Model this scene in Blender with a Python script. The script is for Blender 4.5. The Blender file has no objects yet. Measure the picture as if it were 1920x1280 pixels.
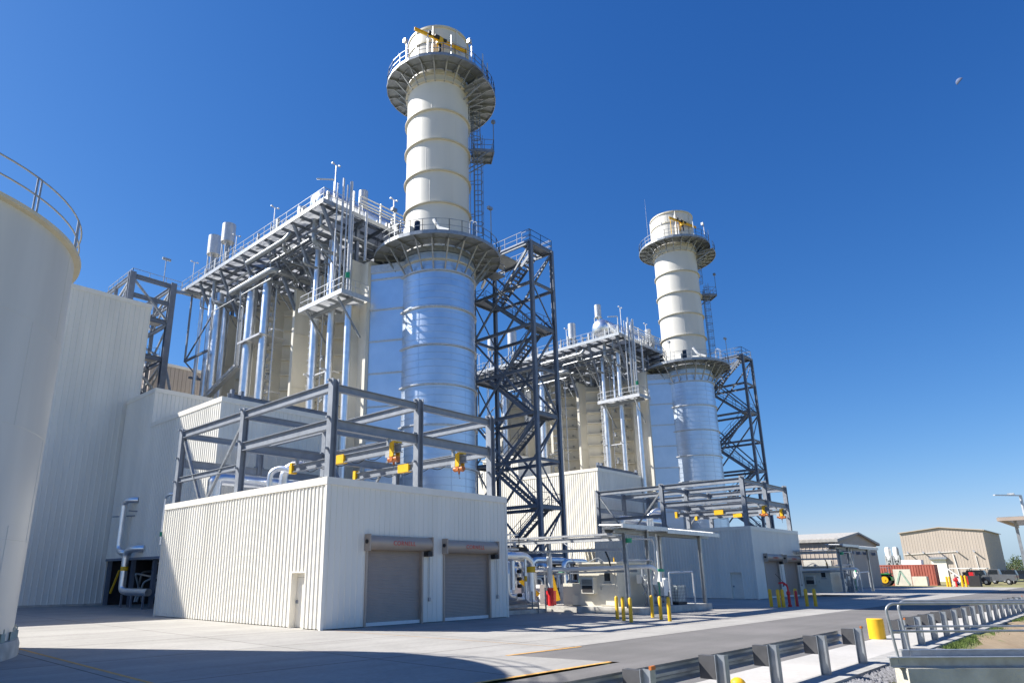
import bpy, bmesh, math, random
from mathutils import Vector
random.seed(7)
C = bpy.context.scene.collection
SC = bpy.context.scene
R = math.radians
# ------------------------------------------------------------------ camera
cam = bpy.data.cameras.new('camera')
camo = bpy.data.objects.new('camera', cam); C.objects.link(camo)
cam.sensor_width = 36; cam.lens = 23.785
cam.shift_x = 0.05085; cam.shift_y = 0.03654
cam.clip_end = 6000; cam.clip_start = 0.1
from mathutils import Matrix
YAW, PIT, ROL = 0.79936, 0.28234, -0.00519
cy, sy, cp, sp = math.cos(YAW), math.sin(YAW), math.cos(PIT), math.sin(PIT)
fw = Vector((sy*cp, cy*cp, sp)); rt = Vector((cy, -sy, 0)); up = rt.cross(fw)
rt2 = rt*math.cos(ROL) + up*math.sin(ROL); up2 = up*math.cos(ROL) - rt*math.sin(ROL)
mw = Matrix((( rt2.x, up2.x, -fw.x, 0), (rt2.y, up2.y, -fw.y, 0), (rt2.z, up2.z, -fw.z, 2.1), (0, 0, 0, 1)))
camo.matrix_world = mw
SC.camera = camo
# ------------------------------------------------------------------ sky, sun, exposure
SUN_AZ, SUN_EL = 124.8, 42.5        # azimuth counted from +X towards +Y
w = bpy.data.worlds.new("World"); SC.world = w; w.use_nodes = True
nt = w.node_tree; bg = nt.nodes['Background']
sky = nt.nodes.new('ShaderNodeTexSky'); sky.sky_type = 'NISHITA'; sky.sun_disc = False
sky.sun_elevation = R(SUN_EL); sky.sun_rotation = R(90 - SUN_AZ)
sky.altitude = 300; sky.air_density = 1.0; sky.dust_density = 0.35; sky.ozone_density = 4.0
# polarised, deeper blue: a power curve on each channel of the sky's radiance
EXPO = 1.95
sep = nt.nodes.new('ShaderNodeSeparateColor'); com = nt.nodes.new('ShaderNodeCombineColor'); nt.links.new(sky.outputs[0], sep.inputs[0])
CH = []
for ch, (pw, k) in enumerate(((1.62, 1.10), (1.13, 0.86), (0.82, 1.00))):
    m0 = nt.nodes.new('ShaderNodeMath'); m0.operation = 'MULTIPLY'; m0.inputs[1].default_value = 0.137
    m1 = nt.nodes.new('ShaderNodeMath'); m1.operation = 'POWER'; m1.inputs[1].default_value = pw
    m2 = nt.nodes.new('ShaderNodeMath'); m2.operation = 'MULTIPLY'; m2.inputs[1].default_value = k/EXPO/0.1
    nt.links.new(sep.outputs[ch], m0.inputs[0]); nt.links.new(m0.outputs[0], m1.inputs[0]); nt.links.new(m1.outputs[0], m2.inputs[0]); CH.append(m2)
def least(a, b, k):
    m = nt.nodes.new('ShaderNodeMath'); m.operation = 'MULTIPLY'; m.inputs[1].default_value = k; nt.links.new(b.outputs[0], m.inputs[0])
    q = nt.nodes.new('ShaderNodeMath'); q.operation = 'MINIMUM'; nt.links.new(a.outputs[0], q.inputs[0]); nt.links.new(m.outputs[0], q.inputs[1]); return q
g_ = least(CH[1], CH[2], 0.82); r_ = least(CH[0], g_, 0.75)      # no pink haze at the horizon
for i_, o_ in enumerate((r_, g_, CH[2])): nt.links.new(o_.outputs[0], com.inputs[i_])
nt.links.new(com.outputs[0], bg.inputs[0]); bg.inputs[1].default_value = 0.1
sl = bpy.data.lights.new('sun', 'SUN'); sl.energy = 5.0; sl.angle = R(0.53); sl.color = (1, 0.955, 0.88)
so = bpy.data.objects.new('sun', sl); C.objects.link(so)
sd = Vector((math.cos(R(SUN_AZ))*math.cos(R(SUN_EL)), math.sin(R(SUN_AZ))*math.cos(R(SUN_EL)), math.sin(R(SUN_EL))))
so.rotation_euler = sd.to_track_quat('Z', 'Y').to_euler(); so.location = (0, 0, 80)
SC.view_settings.view_transform = 'Standard'; SC.view_settings.look = 'None'
SC.view_settings.exposure = math.log2(EXPO); SC.view_settings.gamma = 1.0

# ------------------------------------------------------------------ materials
def mat(name, col, rough=0.5, metal=0.0, var=0.08, scale=3.0, bump=0.0, bscale=40.0, spec=0.5, streak=0.0, trans=0.0):
    m = bpy.data.materials.new(name); m.use_nodes = True
    n = m.node_tree.nodes; l = m.node_tree.links; b = n['Principled BSDF']
    b.inputs['Roughness'].default_value = rough; b.inputs['Metallic'].default_value = metal
    b.inputs['Specular IOR Level'].default_value = spec
    tc = n.new('ShaderNodeTexCoord'); nz = n.new('ShaderNodeTexNoise'); nz.inputs['Scale'].default_value = scale
    nz.inputs['Detail'].default_value = 6
    mp = n.new('ShaderNodeMapping'); l.new(tc.outputs['Object'], mp.inputs[0]); l.new(mp.outputs[0], nz.inputs['Vector'])
    if streak: mp.inputs['Scale'].default_value = (1, 1, streak)
    r = n.new('ShaderNodeMapRange'); r.inputs[1].default_value = 0.3; r.inputs[2].default_value = 0.7
    r.inputs[3].default_value = 1-var; r.inputs[4].default_value = 1+var
    l.new(nz.outputs[0], r.inputs[0])
    mx = n.new('ShaderNodeMix'); mx.data_type = 'RGBA'; mx.blend_type = 'MULTIPLY'; mx.inputs[0].default_value = 1
    mx.inputs[6].default_value = (*col, 1); l.new(r.outputs[0], mx.inputs[7]); l.new(mx.outputs[2], b.inputs['Base Color'])
    r2 = n.new('ShaderNodeMapRange'); r2.inputs[3].default_value = max(0.03, rough-0.08); r2.inputs[4].default_value = min(1, rough+0.08)
    l.new(nz.outputs[0], r2.inputs[0]); l.new(r2.outputs[0], b.inputs['Roughness'])
    if bump:
        nb = n.new('ShaderNodeTexNoise'); nb.inputs['Scale'].default_value = bscale; nb.inputs['Detail'].default_value = 5
        l.new(tc.outputs['Object'], nb.inputs['Vector'])
        bp = n.new('ShaderNodeBump'); bp.inputs['Strength'].default_value = bump; bp.inputs['Distance'].default_value = 0.05
        l.new(nb.outputs[0], bp.inputs['Height']); l.new(bp.outputs[0], b.inputs['Normal'])
    if trans:
        out = n['Material Output']; tl = n.new('ShaderNodeBsdfTranslucent'); tl.inputs[0].default_value = (*col, 1)
        ms = n.new('ShaderNodeMixShader'); ms.inputs[0].default_value = trans
        l.new(b.outputs[0], ms.inputs[1]); l.new(tl.outputs[0], ms.inputs[2]); l.new(ms.outputs[0], out.inputs[0])
    return m
M = dict(
 siding=mat('cream_siding', (0.80, 0.77, 0.69), 0.45, 0, 0.07, 0.9, streak=0.12),
 tan_siding=mat('tan_siding', (0.46, 0.395, 0.335), 0.55, 0, 0.05, 0.8, streak=0.15),
 trim=mat('cream_trim', (0.83, 0.79, 0.70), 0.45, 0, 0.04, 2),
 tank=mat('tank_paint', (0.645, 0.625, 0.565), 0.38, 0, 0.08, 0.8, streak=0.12),
 rim=mat('tank_rim', (0.62, 0.565, 0.43), 0.5, 0, 0.08, 2),
 stack=mat('stack_paint', (0.64, 0.62, 0.57), 0.42, 0, 0.05, 0.5, streak=0.2),
 ring=mat('ring_paint', (0.58, 0.54, 0.44), 0.5, 0, 0.08, 1.5),
 casing=mat('casing_paint', (0.64, 0.61, 0.53), 0.5, 0, 0.09, 0.8, streak=0.3),
 clad=mat('aluminium_cladding', (0.62, 0.70, 0.80), 0.40, 1.0, 0.06, 0.8),
 pipe=mat('aluminium_jacket', (0.84, 0.86, 0.89), 0.36, 1.0, 0.08, 2.0),
 galv=mat('galvanised_steel', (0.33, 0.35, 0.37), 0.42, 0.55, 0.16, 5.0),
 galvb=mat('galvanised_bright', (0.56, 0.57, 0.58), 0.38, 0.45, 0.12, 5.0),
 steel=mat('grey_painted_steel', (0.25, 0.275, 0.315), 0.5, 0.1, 0.12, 2.5),
 dark=mat('dark_painted_steel', (0.165, 0.195, 0.25), 0.5, 0.1, 0.15, 2.0),
 block=mat('dark_plastic_block', (0.07, 0.07, 0.075), 0.6, 0, 0.15, 6),
 stripe=mat('faded_green', (0.34, 0.48, 0.38), 0.6, 0, 0.2, 2),
 black=mat('black_rubber', (0.02, 0.02, 0.022), 0.6, 0, 0.2, 6),
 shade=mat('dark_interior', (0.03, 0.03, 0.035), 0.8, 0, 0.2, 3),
 grating=mat('steel_grating', (0.66, 0.67, 0.68), 0.6, 0.0, 0.1, 3, trans=0.72),
 plate=mat('walkway_plate', (0.33, 0.35, 0.36), 0.5, 0.3, 0.15, 3, trans=0.12),
 yellow=mat('yellow_paint', (0.80, 0.46, 0.015), 0.45, 0, 0.08, 4),
 orange=mat('orange_paint', (0.46, 0.13, 0.02), 0.5, 0, 0.2, 8),
 red=mat('red_paint', (0.58, 0.02, 0.025), 0.42, 0, 0.1, 4),
 green=mat('green_paint', (0.02, 0.33, 0.17), 0.45, 0, 0.1, 4),
 tractor=mat('tractor_green', (0.02, 0.20, 0.05), 0.4, 0, 0.1, 4),
 shutter=mat('taupe_shutter', (0.42, 0.345, 0.285), 0.45, 0.15, 0.05, 2),
 white=mat('white_paint', (0.78, 0.78, 0.76), 0.4, 0, 0.05, 3),
 offwhite=mat('ivory_enclosure', (0.66, 0.62, 0.52), 0.5, 0, 0.06, 2),
 glass=mat('dark_glass', (0.02, 0.025, 0.03), 0.08, 0, 0.1, 2),
 conc=mat('raw_concrete', (0.50, 0.475, 0.42), 0.85, 0, 0.22, 2.0, 0.35, 18),
 kerbc=mat('kerb_concrete', (0.36, 0.35, 0.33), 0.85, 0, 0.18, 3.0, 0.3, 25),
 rust=mat('rust_red_steel', (0.40, 0.115, 0.08), 0.6, 0, 0.18, 1.5, streak=0.3),
 plastic=mat('milky_plastic', (0.74, 0.80, 0.78), 0.4, 0, 0.05, 3, trans=0.25),
 bark=mat('bark', (0.12, 0.09, 0.06), 0.9, 0, 0.2, 6),
 leaf=mat('leaves', (0.07, 0.10, 0.035), 0.7, 0, 0.35, 1.5, trans=0.2),
 grass=mat('grass_blades', (0.13, 0.19, 0.045), 0.7, 0, 0.4, 3, trans=0.3),
 gravel=mat('gravel_stone', (0.20, 0.20, 0.215), 0.85, 0, 0.4, 9),
 carsilver=mat('car_grey_paint', (0.20, 0.21, 0.23), 0.3, 0.5, 0.05, 2),
 cardark=mat('car_dark_paint', (0.02, 0.03, 0.05), 0.25, 0.2, 0.05, 2),
 carred=mat('car_red_paint', (0.35, 0.02, 0.02), 0.3, 0.1, 0.05, 2),
 moonm=mat('moon_air_tint', (0.12, 0.15, 0.25), 1.0, 0, 0.12, 0.12),  # bluish: the air in front of the moon is mixed into its colour
 lamplens=mat('lamp_lens', (0.75, 0.75, 0.72), 0.2, 0, 0.05, 3),
 letter=mat('red_letters', (0.62, 0.06, 0.05), 0.5, 0, 0.1, 3),
 line=mat('orange_line_paint', (0.66, 0.36, 0.10), 0.7, 0, 0.25, 8),
)

def ground_mat(name, c1, c2, rough, joints=None, jc=(0.2, 0.2, 0.2), stain=0.25, big=0.12, fine=9, bump=0.2, oil=0):
    m = bpy.data.materials.new(name); m.use_nodes = True
    n = m.node_tree.nodes; l = m.node_tree.links; b = n['Principled BSDF']; b.inputs['Roughness'].default_value = rough
    b.inputs['Specular IOR Level'].default_value = 0.25
    tc = n.new('ShaderNodeNewGeometry')
    a = n.new('ShaderNodeTexNoise'); a.inputs['Scale'].default_value = big; a.inputs['Detail'].default_value = 8; a.inputs['Roughness'].default_value = 0.62
    l.new(tc.outputs['Position'], a.inputs['Vector'])
    f = n.new('ShaderNodeTexNoise'); f.inputs['Scale'].default_value = fine; f.inputs['Detail'].default_value = 6
    l.new(tc.outputs['Position'], f.inputs['Vector'])
    cr = n.new('ShaderNodeMix'); cr.data_type = 'RGBA'; cr.inputs[6].default_value = (*c1, 1); cr.inputs[7].default_value = (*c2, 1)
    rr = n.new('ShaderNodeMapRange'); rr.inputs[1].default_value = 0.35; rr.inputs[2].default_value = 0.68
    l.new(a.outputs[0], rr.inputs[0]); l.new(rr.outputs[0], cr.inputs[0])
    mr = n.new('ShaderNodeMapRange'); mr.inputs[1].default_value = 0.25; mr.inputs[2].default_value = 0.75
    mr.inputs[3].default_value = 1-stain*0.5; mr.inputs[4].default_value = 1+stain*0.5; l.new(f.outputs[0], mr.inputs[0])
    mx = n.new('ShaderNodeMix'); mx.data_type = 'RGBA'; mx.blend_type = 'MULTIPLY'; mx.inputs[0].default_value = 1
    l.new(cr.outputs[2], mx.inputs[6]); l.new(mr.outputs[0], mx.inputs[7]); last = mx.outputs[2]
    if joints:
        br = n.new('ShaderNodeTexBrick'); br.inputs['Scale'].default_value = 1; br.inputs['Brick Width'].default_value = joints
        br.inputs['Row Height'].default_value = joints*0.82; br.inputs['Mortar Size'].default_value = 0.035; br.inputs['Mortar Smooth'].default_value = 0.6
        br.offset = 0; br.inputs['Color1'].default_value = (1, 1, 1, 1); br.inputs['Color2'].default_value = (0.93, 0.93, 0.94, 1)
        br.inputs['Mortar'].default_value = (*jc, 1); br.inputs['Bias'].default_value = 0
        l.new(tc.outputs['Position'], br.inputs['Vector'])
        m2 = n.new('ShaderNodeMix'); m2.data_type = 'RGBA'; m2.blend_type = 'MULTIPLY'; m2.inputs[0].default_value = 1
        l.new(last, m2.inputs[6]); l.new(br.outputs[0], m2.inputs[7]); last = m2.outputs[2]
    if oil:   # tyre tracks and stains stretched along the road
        mp = n.new('ShaderNodeMapping'); mp.inputs['Scale'].default_value = (0.06, 1.3, 1); l.new(tc.outputs['Position'], mp.inputs[0])
        o = n.new('ShaderNodeTexNoise'); o.inputs['Scale'].default_value = 1; o.inputs['Detail'].default_value = 5; l.new(mp.outputs[0], o.inputs['Vector'])
        m3 = n.new('ShaderNodeMapRange'); m3.inputs[1].default_value = 0.35; m3.inputs[2].default_value = 0.7; m3.inputs[3].default_value = 1+oil*0.4; m3.inputs[4].default_value = 1-oil
        l.new(o.outputs[0], m3.inputs[0])
        m4 = n.new('ShaderNodeMix'); m4.data_type = 'RGBA'; m4.blend_type = 'MULTIPLY'; m4.inputs[0].default_value = 1
        l.new(last, m4.inputs[6]); l.new(m3.outputs[0], m4.inputs[7]); last = m4.outputs[2]
    l.new(last, b.inputs['Base Color'])
    bp = n.new('ShaderNodeBump'); bp.inputs['Strength'].default_value = bump; bp.inputs['Distance'].default_value = 0.02
    l.new(f.outputs[0], bp.inputs['Height']); l.new(bp.outputs[0], b.inputs['Normal'])
    return m
M['concrete'] = ground_mat('apron_concrete', (0.325, 0.312, 0.288), (0.395, 0.38, 0.352), 0.8, 6.1, (0.38, 0.37, 0.36), 0.18, 0.35, 7, 0.25, oil=0.12)
M['asphalt'] = ground_mat('road_asphalt', (0.145, 0.14, 0.135), (0.19, 0.18, 0.175), 0.85, None, stain=0.3, big=0.3, fine=40, bump=0.5, oil=0.13)
M['field'] = ground_mat('field_ground', (0.17, 0.19, 0.07), (0.33, 0.27, 0.15), 0.95, None, stain=0.4, big=0.03, fine=1.5, bump=0.6)
M['dirt'] = ground_mat('ditch_dirt', (0.36, 0.26, 0.16), (0.46, 0.35, 0.22), 0.95, None, stain=0.25, big=0.5, fine=5, bump=0.5)
M['strip'] = ground_mat('strip_concrete', (0.42, 0.405, 0.38), (0.50, 0.48, 0.455), 0.8, None, stain=0.12, big=0.4, fine=9, bump=0.25)

# ------------------------------------------------------------------ mesh helpers
class MB:
    def __init__(s): s.v = []; s.f = []; s.marks = []; s.fmarks = []
    def add(s, vs, fs):
        o = len(s.v); s.marks.append(o); s.fmarks.append(len(s.f)); s.v += [tuple(p) for p in vs]; s.f += [tuple(i+o for i in f) for f in fs]; return s
    def box(s, x0, y0, z0, x1, y1, z1):
        x0, x1 = sorted((x0, x1)); y0, y1 = sorted((y0, y1)); z0, z1 = sorted((z0, z1))
        return s.add([(x0,y0,z0),(x1,y0,z0),(x1,y1,z0),(x0,y1,z0),(x0,y0,z1),(x1,y0,z1),(x1,y1,z1),(x0,y1,z1)],
                     [(0,3,2,1),(4,5,6,7),(0,1,5,4),(1,2,6,5),(2,3,7,6),(3,0,4,7)])
    def frame(s, p0, p1, upv=(0,0,1)):
        p0, p1 = Vector(p0), Vector(p1); d = (p1-p0).normalized(); u = Vector(upv)
        if abs(d.dot(u)) > 0.98: u = Vector((0, 1, 0)) if abs(d.y) < 0.9 else Vector((1, 0, 0))
        sx = d.cross(u).normalized(); uu = sx.cross(d).normalized(); return p0, p1, sx, uu
    def sweep(s, p0, p1, prof, upv=(0,0,1)):
        p0, p1, sx, uu = s.frame(p0, p1, upv); n = len(prof)
        vs = [p0+sx*a+uu*b for a, b in prof] + [p1+sx*a+uu*b for a, b in prof]
        fs = [(i, (i+1) % n, n+(i+1) % n, n+i) for i in range(n)] + [tuple(range(n))[::-1], tuple(range(n, 2*n))]
        return s.add(vs, fs)
    def bar(s, p0, p1, w, h=None, upv=(0,0,1)):
        h = h or w; a, b = w/2, h/2
        return s.sweep(p0, p1, [(-a,-b),(a,-b),(a,b),(-a,b)], upv)
    def ibeam(s, p0, p1, w, d, t=0.03, upv=(0,0,1)):
        a, b, t2 = w/2, d/2, t*0.7
        return s.sweep(p0, p1, [(-a,-b),(a,-b),(a,-b+t),(t2,-b+t),(t2,b-t),(a,b-t),(a,b),(-a,b),(-a,b-t),(-t2,b-t),(-t2,-b+t),(-a,-b+t)], upv)
    def cyl(s, p0, p1, r0, r1=None, n=16, caps=True):
        r1 = r0 if r1 is None else r1; p0, p1, sx, uu = s.frame(p0, p1)
        cs = [(math.cos(2*math.pi*i/n), math.sin(2*math.pi*i/n)) for i in range(n)]
        vs = [p0+(sx*a+uu*b)*r0 for a, b in cs] + [p1+(sx*a+uu*b)*r1 for a, b in cs]
        fs = [(i, (i+1) % n, n+(i+1) % n, n+i) for i in range(n)]
        if caps: fs += [tuple(range(n))[::-1], tuple(range(n, 2*n))]
        return s.add(vs, fs)
    def tube(s, pts, r, n=10, bend=0.0, closed=False):
        pts = [Vector(p) for p in pts]
        if bend:
            q = [pts[0]]
            for i in range(1, len(pts)-1):
                a, b, c = pts[i-1], pts[i], pts[i+1]; d1 = (a-b); d2 = (c-b)
                k = min(bend, d1.length*0.49, d2.length*0.49); A = b+d1.normalized()*k; B = b+d2.normalized()*k
                for t in range(7):
                    u = t/6; q.append(A*(1-u)**2 + b*2*u*(1-u) + B*u*u)
            q.append(pts[-1]); pts = q
        m = len(pts); rings = []; prev = None
        for i, p in enumerate(pts):
            if closed: d = pts[(i+1) % m]-pts[i-1]
            else: d = pts[min(i+1, m-1)]-pts[max(i-1, 0)]
            d.normalize()
            if prev is None:
                u = Vector((0, 0, 1)) if abs(d.z) < 0.9 else Vector((1, 0, 0))
            else: u = prev
            u = (u-d*u.dot(d)).normalized(); prev = u; v = d.cross(u)
            rings.append([p+u*math.cos(2*math.pi*j/n)*r+v*math.sin(2*math.pi*j/n)*r for j in range(n)])
        vs = [q for rg in rings for q in rg]; fs = []
        for i in range(m if closed else m-1):
            k = (i+1) % m
            for j in range(n): fs.append((i*n+j, i*n+(j+1) % n, k*n+(j+1) % n, k*n+j))
        if not closed: fs += [tuple(range(n))[::-1], tuple(range((m-1)*n, m*n))]
        return s.add(vs, fs)
    def lathe(s, cx, cy_, prof, n=64, a0=0, a1=360, close=False):
        full = abs(a1-a0) >= 360; k = n if full else n+1; vs = []
        for i in range(k):
            a = R(a0+(a1-a0)*i/n)
            for r, z in prof: vs.append((cx+r*math.cos(a), cy_+r*math.sin(a), z))
        m = len(prof); fs = []
        for i in range(n):
            j = (i+1) % k
            for q in range(m-1 if not close else m):
                q2 = (q+1) % m; fs.append((i*m+q, j*m+q, j*m+q2, i*m+q2))
        if close and not full: fs += [tuple(range(m))[::-1], tuple((k-1)*m+q for q in range(m))]
        return s.add(vs, fs)
    def poly(s, pts, z0, z1):
        n = len(pts)
        return s.add([(x, y, z0) for x, y in pts]+[(x, y, z1) for x, y in pts],
                     [tuple(range(n))[::-1], tuple(range(n, 2*n))]+[(i, (i+1) % n, n+(i+1) % n, n+i) for i in range(n)])
    def wall(s, a, b, z0, z1, pitch=0.3, depth=0.035, holes=(), flat=0.72):
        """ribbed metal cladding from a to b; outside is to the right of a->b"""
        a, b = Vector((a[0], a[1], 0)), Vector((b[0], b[1], 0)); L = (b-a).length; d = (b-a)/L; nrm = Vector((d.y, -d.x, 0))
        bp = []; k = max(1, round(L/pitch)); p = L/k
        for i in range(k):
            x = i*p; bp += [(x, 0), (x+p*flat, 0), (x+p*(flat+.05), depth), (x+p*(flat+.19), depth), (x+p*(flat+.24), 0)]
        bp.append((L, 0))
        cuts = sorted({c for h in holes for c in h[:2] if 0 < c < L}); full = []
        for (x0, d0), (x1, d1) in zip(bp, bp[1:]):
            full.append((x0, d0))
            for c in cuts:
                if x0+1e-4 < c < x1-1e-4: full.append((c, d0+(d1-d0)*(c-x0)/(x1-x0)))
        full.append(bp[-1]); full.sort()
        zf = z1 if callable(z1) else (lambda x: z1); z0f = z0 if callable(z0) else (lambda x: z0)
        for (x0, d0), (x1, d1) in zip(full, full[1:]):
            if x1-x0 < 1e-5: continue
            mid = (x0+x1)/2; spans = [(z0f(x0), zf(x0), z0f(x1), zf(x1))]
            for h in holes:
                if h[0] < mid < h[1]:
                    spans = []
                    if h[2] > z0f(mid)+.01: spans.append((z0f(x0), h[2], z0f(x1), h[2]))
                    if h[3] < zf(mid)-.01: spans.append((h[3], zf(x0), h[3], zf(x1)))
            P0 = a+d*x0+nrm*d0; P1 = a+d*x1+nrm*d1
            for (q0, q1, q2, q3) in spans:
                s.add([(P0.x, P0.y, q0), (P1.x, P1.y, q2), (P1.x, P1.y, q3), (P0.x, P0.y, q1)], [(0, 1, 2, 3)])
        return s
    def buildn(s, name, m, parent, per=1):
        'one object for every `per` primitives added'
        marks = s.marks + [len(s.v)]; fm = s.fmarks + [len(s.f)]; out = []
        for i in range(0, len(s.marks), per):
            j = min(i+per, len(s.marks)); v0, v1, f0, f1 = marks[i], marks[j], fm[i], fm[j]
            q = MB(); q.v = s.v[v0:v1]; q.f = [tuple(k-v0 for k in f) for f in s.f[f0:f1]]; out.append(q.build(name, m, parent))
        return out
    def build(s, name, m, parent=None, smooth=True):
        me = bpy.data.meshes.new(name)
        if parent is not None:
            o0 = wloc(parent)
            off = o0
        else:
            xs = [p[0] for p in s.v]; ys = [p[1] for p in s.v]; zs = [p[2] for p in s.v]
            off = Vector(((min(xs)+max(xs))/2, (min(ys)+max(ys))/2, min(zs)))
        me.from_pydata([(p[0]-off.x, p[1]-off.y, p[2]-off.z) for p in s.v], [], s.f); me.update()
        me.materials.append(M[m] if isinstance(m, str) else m)
        if smooth:
            me.shade_smooth()
            try: me.set_sharp_from_angle(angle=R(32))
            except Exception: pass
        o = bpy.data.objects.new(name, me); C.objects.link(o)
        if parent is not None: o.parent = parent
        else: o.location = off
        return o
def wloc(o):
    p = Vector(o.location)
    while o.parent: o = o.parent; p += Vector(o.location)
    return p
def tag(o, label=None, cat=None, group=None, kind=None):
    if label: o['label'] = label
    if cat: o['category'] = cat
    if group: o['group'] = group
    if kind: o['kind'] = kind
    return o
def thing(name, label, cat, loc, group=None):
    o = bpy.data.objects.new(name, None); C.objects.link(o); o.location = loc; o.empty_display_size = 0.3
    return tag(o, label, cat, group)
def struct(name, mb, m): return tag(mb.build(name, m), kind='structure')
def dup(o, off=(0, 0, 0), label=None, parent=None, group=None):
    c = o.copy(); C.objects.link(c)
    if parent is None:
        c.location = Vector(o.location)+Vector(off)
        if label: c['label'] = label
        if group: c['group'] = group
    else: c.parent = parent
    for ch in list(o.children): dup(ch, parent=c)
    return c
def rails(mb, pts, z, hgt=1.07, post=1.6, r=0.022, closed=False, mids=1, toe=True, zs=None):
    """handrail along a polyline at deck level"""
    P = [Vector((p[0], p[1], (zs[i] if zs else z))) for i, p in enumerate(pts)]
    if closed: P.append(P[0])
    for a, b in zip(P, P[1:]):
        for k in range(mids+1):
            h = hgt*(k+1)/(mids+1); mb.bar(a+Vector((0, 0, h)), b+Vector((0, 0, h)), r*1.8)
        if toe: mb.bar(a+Vector((0, 0, .06)), b+Vector((0, 0, .06)), 0.012, 0.1)
        n = max(1, round((b-a).length/post))
        for i in range(n+1):
            q = a.lerp(b, i/n); mb.bar(q, q+Vector((0, 0, hgt)), r*1.8)
    return mb
D = 44.9                                   # spacing between the two identical units
# ------------------------------------------------------------------ setting
def sheet(name, pts, z, m, th=0.0):
    me = MB(); n = len(pts); me.add([(x, y, z) for x, y in pts], [tuple(range(n))]); return struct(name, me, m)
# terrain: one sheet, flat at road level, falling into the drainage ditch on the camera's side
def terr_z(x, y):
    k = min(1, max(0, (4.85-y)/3.6)); k = k*k*(3-2*k)
    z = -0.06-1.25*k
    if y < -3: z += min(1.0, (-3-y)*0.12)
    if x > 70: z *= max(0.05, 1-(x-70)/50)
    return z
xs = sorted(set([-3000, -800, -200, -60] + [i*0.9-10 for i in range(0, 100)] + [90, 110, 150, 260, 600, 1500, 3500]))
ys = sorted(set([-900, -300, -80, -30, -18, -12] + [i*0.45-8 for i in range(0, 30)] + [5.2, 6, 12, 40, 120, 300, 900, 3000]))
mb = MB(); nx = len(xs)
for y in ys:
    for x in xs: mb.v.append((x, y, terr_z(x, y)+(random.uniform(-.035, .035) if -10 < y < 4.4 and x < 80 else 0)))
for j in range(len(ys)-1):
    for i in range(nx-1): mb.f.append((j*nx+i, j*nx+i+1, (j+1)*nx+i+1, (j+1)*nx+i))
struct('ground', mb, 'field')
sheet('concrete_apron', [(-120, 12.95), (15.35, 12.95), (60, 13.1), (132, 13.3), (132, 110), (-120, 110)], 0.0, 'concrete')
sheet('concrete_apron', [(-120, 10.15), (15.75, 10.15), (15.15, 12.95), (-120, 12.95)], -0.0005, 'concrete')
sheet('road', [(-120, 6.85), (420, 6.85), (420, 13.6), (15.0, 13.2), (15.9, 9.9), (-120, 9.9)], -0.006, 'asphalt')
sheet('pavement', [(-40, 5.4), (160, 5.4), (160, 6.95), (-40, 6.95)], 0.0, 'strip')
mb = MB(); mb.box(-40, 4.85, -0.6, 160, 5.45, 0.03); struct('kerb', mb, 'kerbc')
mb = MB(); n_ = 40; m_ = 14
for j in range(m_):
    for i in range(n_):
        x = 23.5+i*1.2; v = j/(m_-1); e0 = 4.62-.9*math.exp(-(x-23.5)/4)+.18*math.sin(x*1.3)+.1*math.sin(x*3.1); y = e0+(-5.5-e0)*v; mb.v.append((x+(1.5*math.sin(j*.9) if i == 0 else 0), y, terr_z(x, y)+.06+random.uniform(-.015, .015)))
for j in range(m_-1):
    for i in range(n_-1): mb.f.append((j*n_+i, (j+1)*n_+i, (j+1)*n_+i+1, j*n_+i+1))
struct('ditch_bank', mb, 'dirt')
# painted lines
mb = MB()
def stripe(mb, p, q, w, z=0.004):
    a, b = Vector((*p, 0)), Vector((*q, 0)); d = (b-a).normalized(); n = Vector((-d.y, d.x, 0))*w/2
    mb.add([(*(a-n).xy, z), (*(b-n).xy, z), (*(b+n).xy, z), (*(a+n).xy, z)], [(0, 1, 2, 3)])
stripe(mb, (15.05, 12.93), (18.4, 12.8), 0.12); stripe(mb, (15.75, 10.1), (3.0, 10.35), 0.13)
struct('road_marking', mb, 'line')
mb = MB(); stripe(mb, (6.5, 25.9), (6.35, 10.4), 0.11); struct('road_marking', mb, 'line')
mb = MB(); stripe(mb, (17.1, 24.2), (17.9, 12.9), 0.035); struct('road_marking', mb, 'line')

# ------------------------------------------------------------------ storage tank
TX, TY, TR, TH = 0.89, 25.0, 5.14, 12.07
t = thing('storage_tank', 'huge cream cylindrical storage tank with a railing on its roof, at the left edge', 'tank', (TX, TY, 0))
MB().lathe(TX, TY, [(TR, .45), (TR, TH)], 160).build('shell', 'tank', t)
MB().lathe(TX, TY, [(TR, TH-.10), (TR+.18, TH-.07), (TR+.19, TH+.03), (TR+.05, TH+.06), (0.02, TH+1.0)], 128).build('roof', 'rim', t)
MB().lathe(TX, TY, [(TR+.20, -.1), (TR+.20, .30), (TR+.15, .44), (TR, .44)], 96).build('foundation_ring', 'conc', t)
mb = MB()
for i in range(40):
    a = R(i*9+3); c_, s_ = math.cos(a), math.sin(a)
    mb.bar((TX+c_*(TR+.06), TY+s_*(TR+.06), .44), (TX+c_*(TR+.06), TY+s_*(TR+.06), .66), .10, .14)
    mb.cyl((TX+c_*(TR+.08), TY+s_*(TR+.08), .5), (TX+c_*(TR+.08), TY+s_*(TR+.08), .78), .02, n=6)
mb.buildn('anchor_chair', 'rim', t, 2)
for z in (3.1, 6.1, 9.1):
    MB().lathe(TX, TY, [(TR, z-.012), (TR+.006, z), (TR, z+.012)], 128).build('weld_seam', 'tank', t)
mb = MB()
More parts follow.
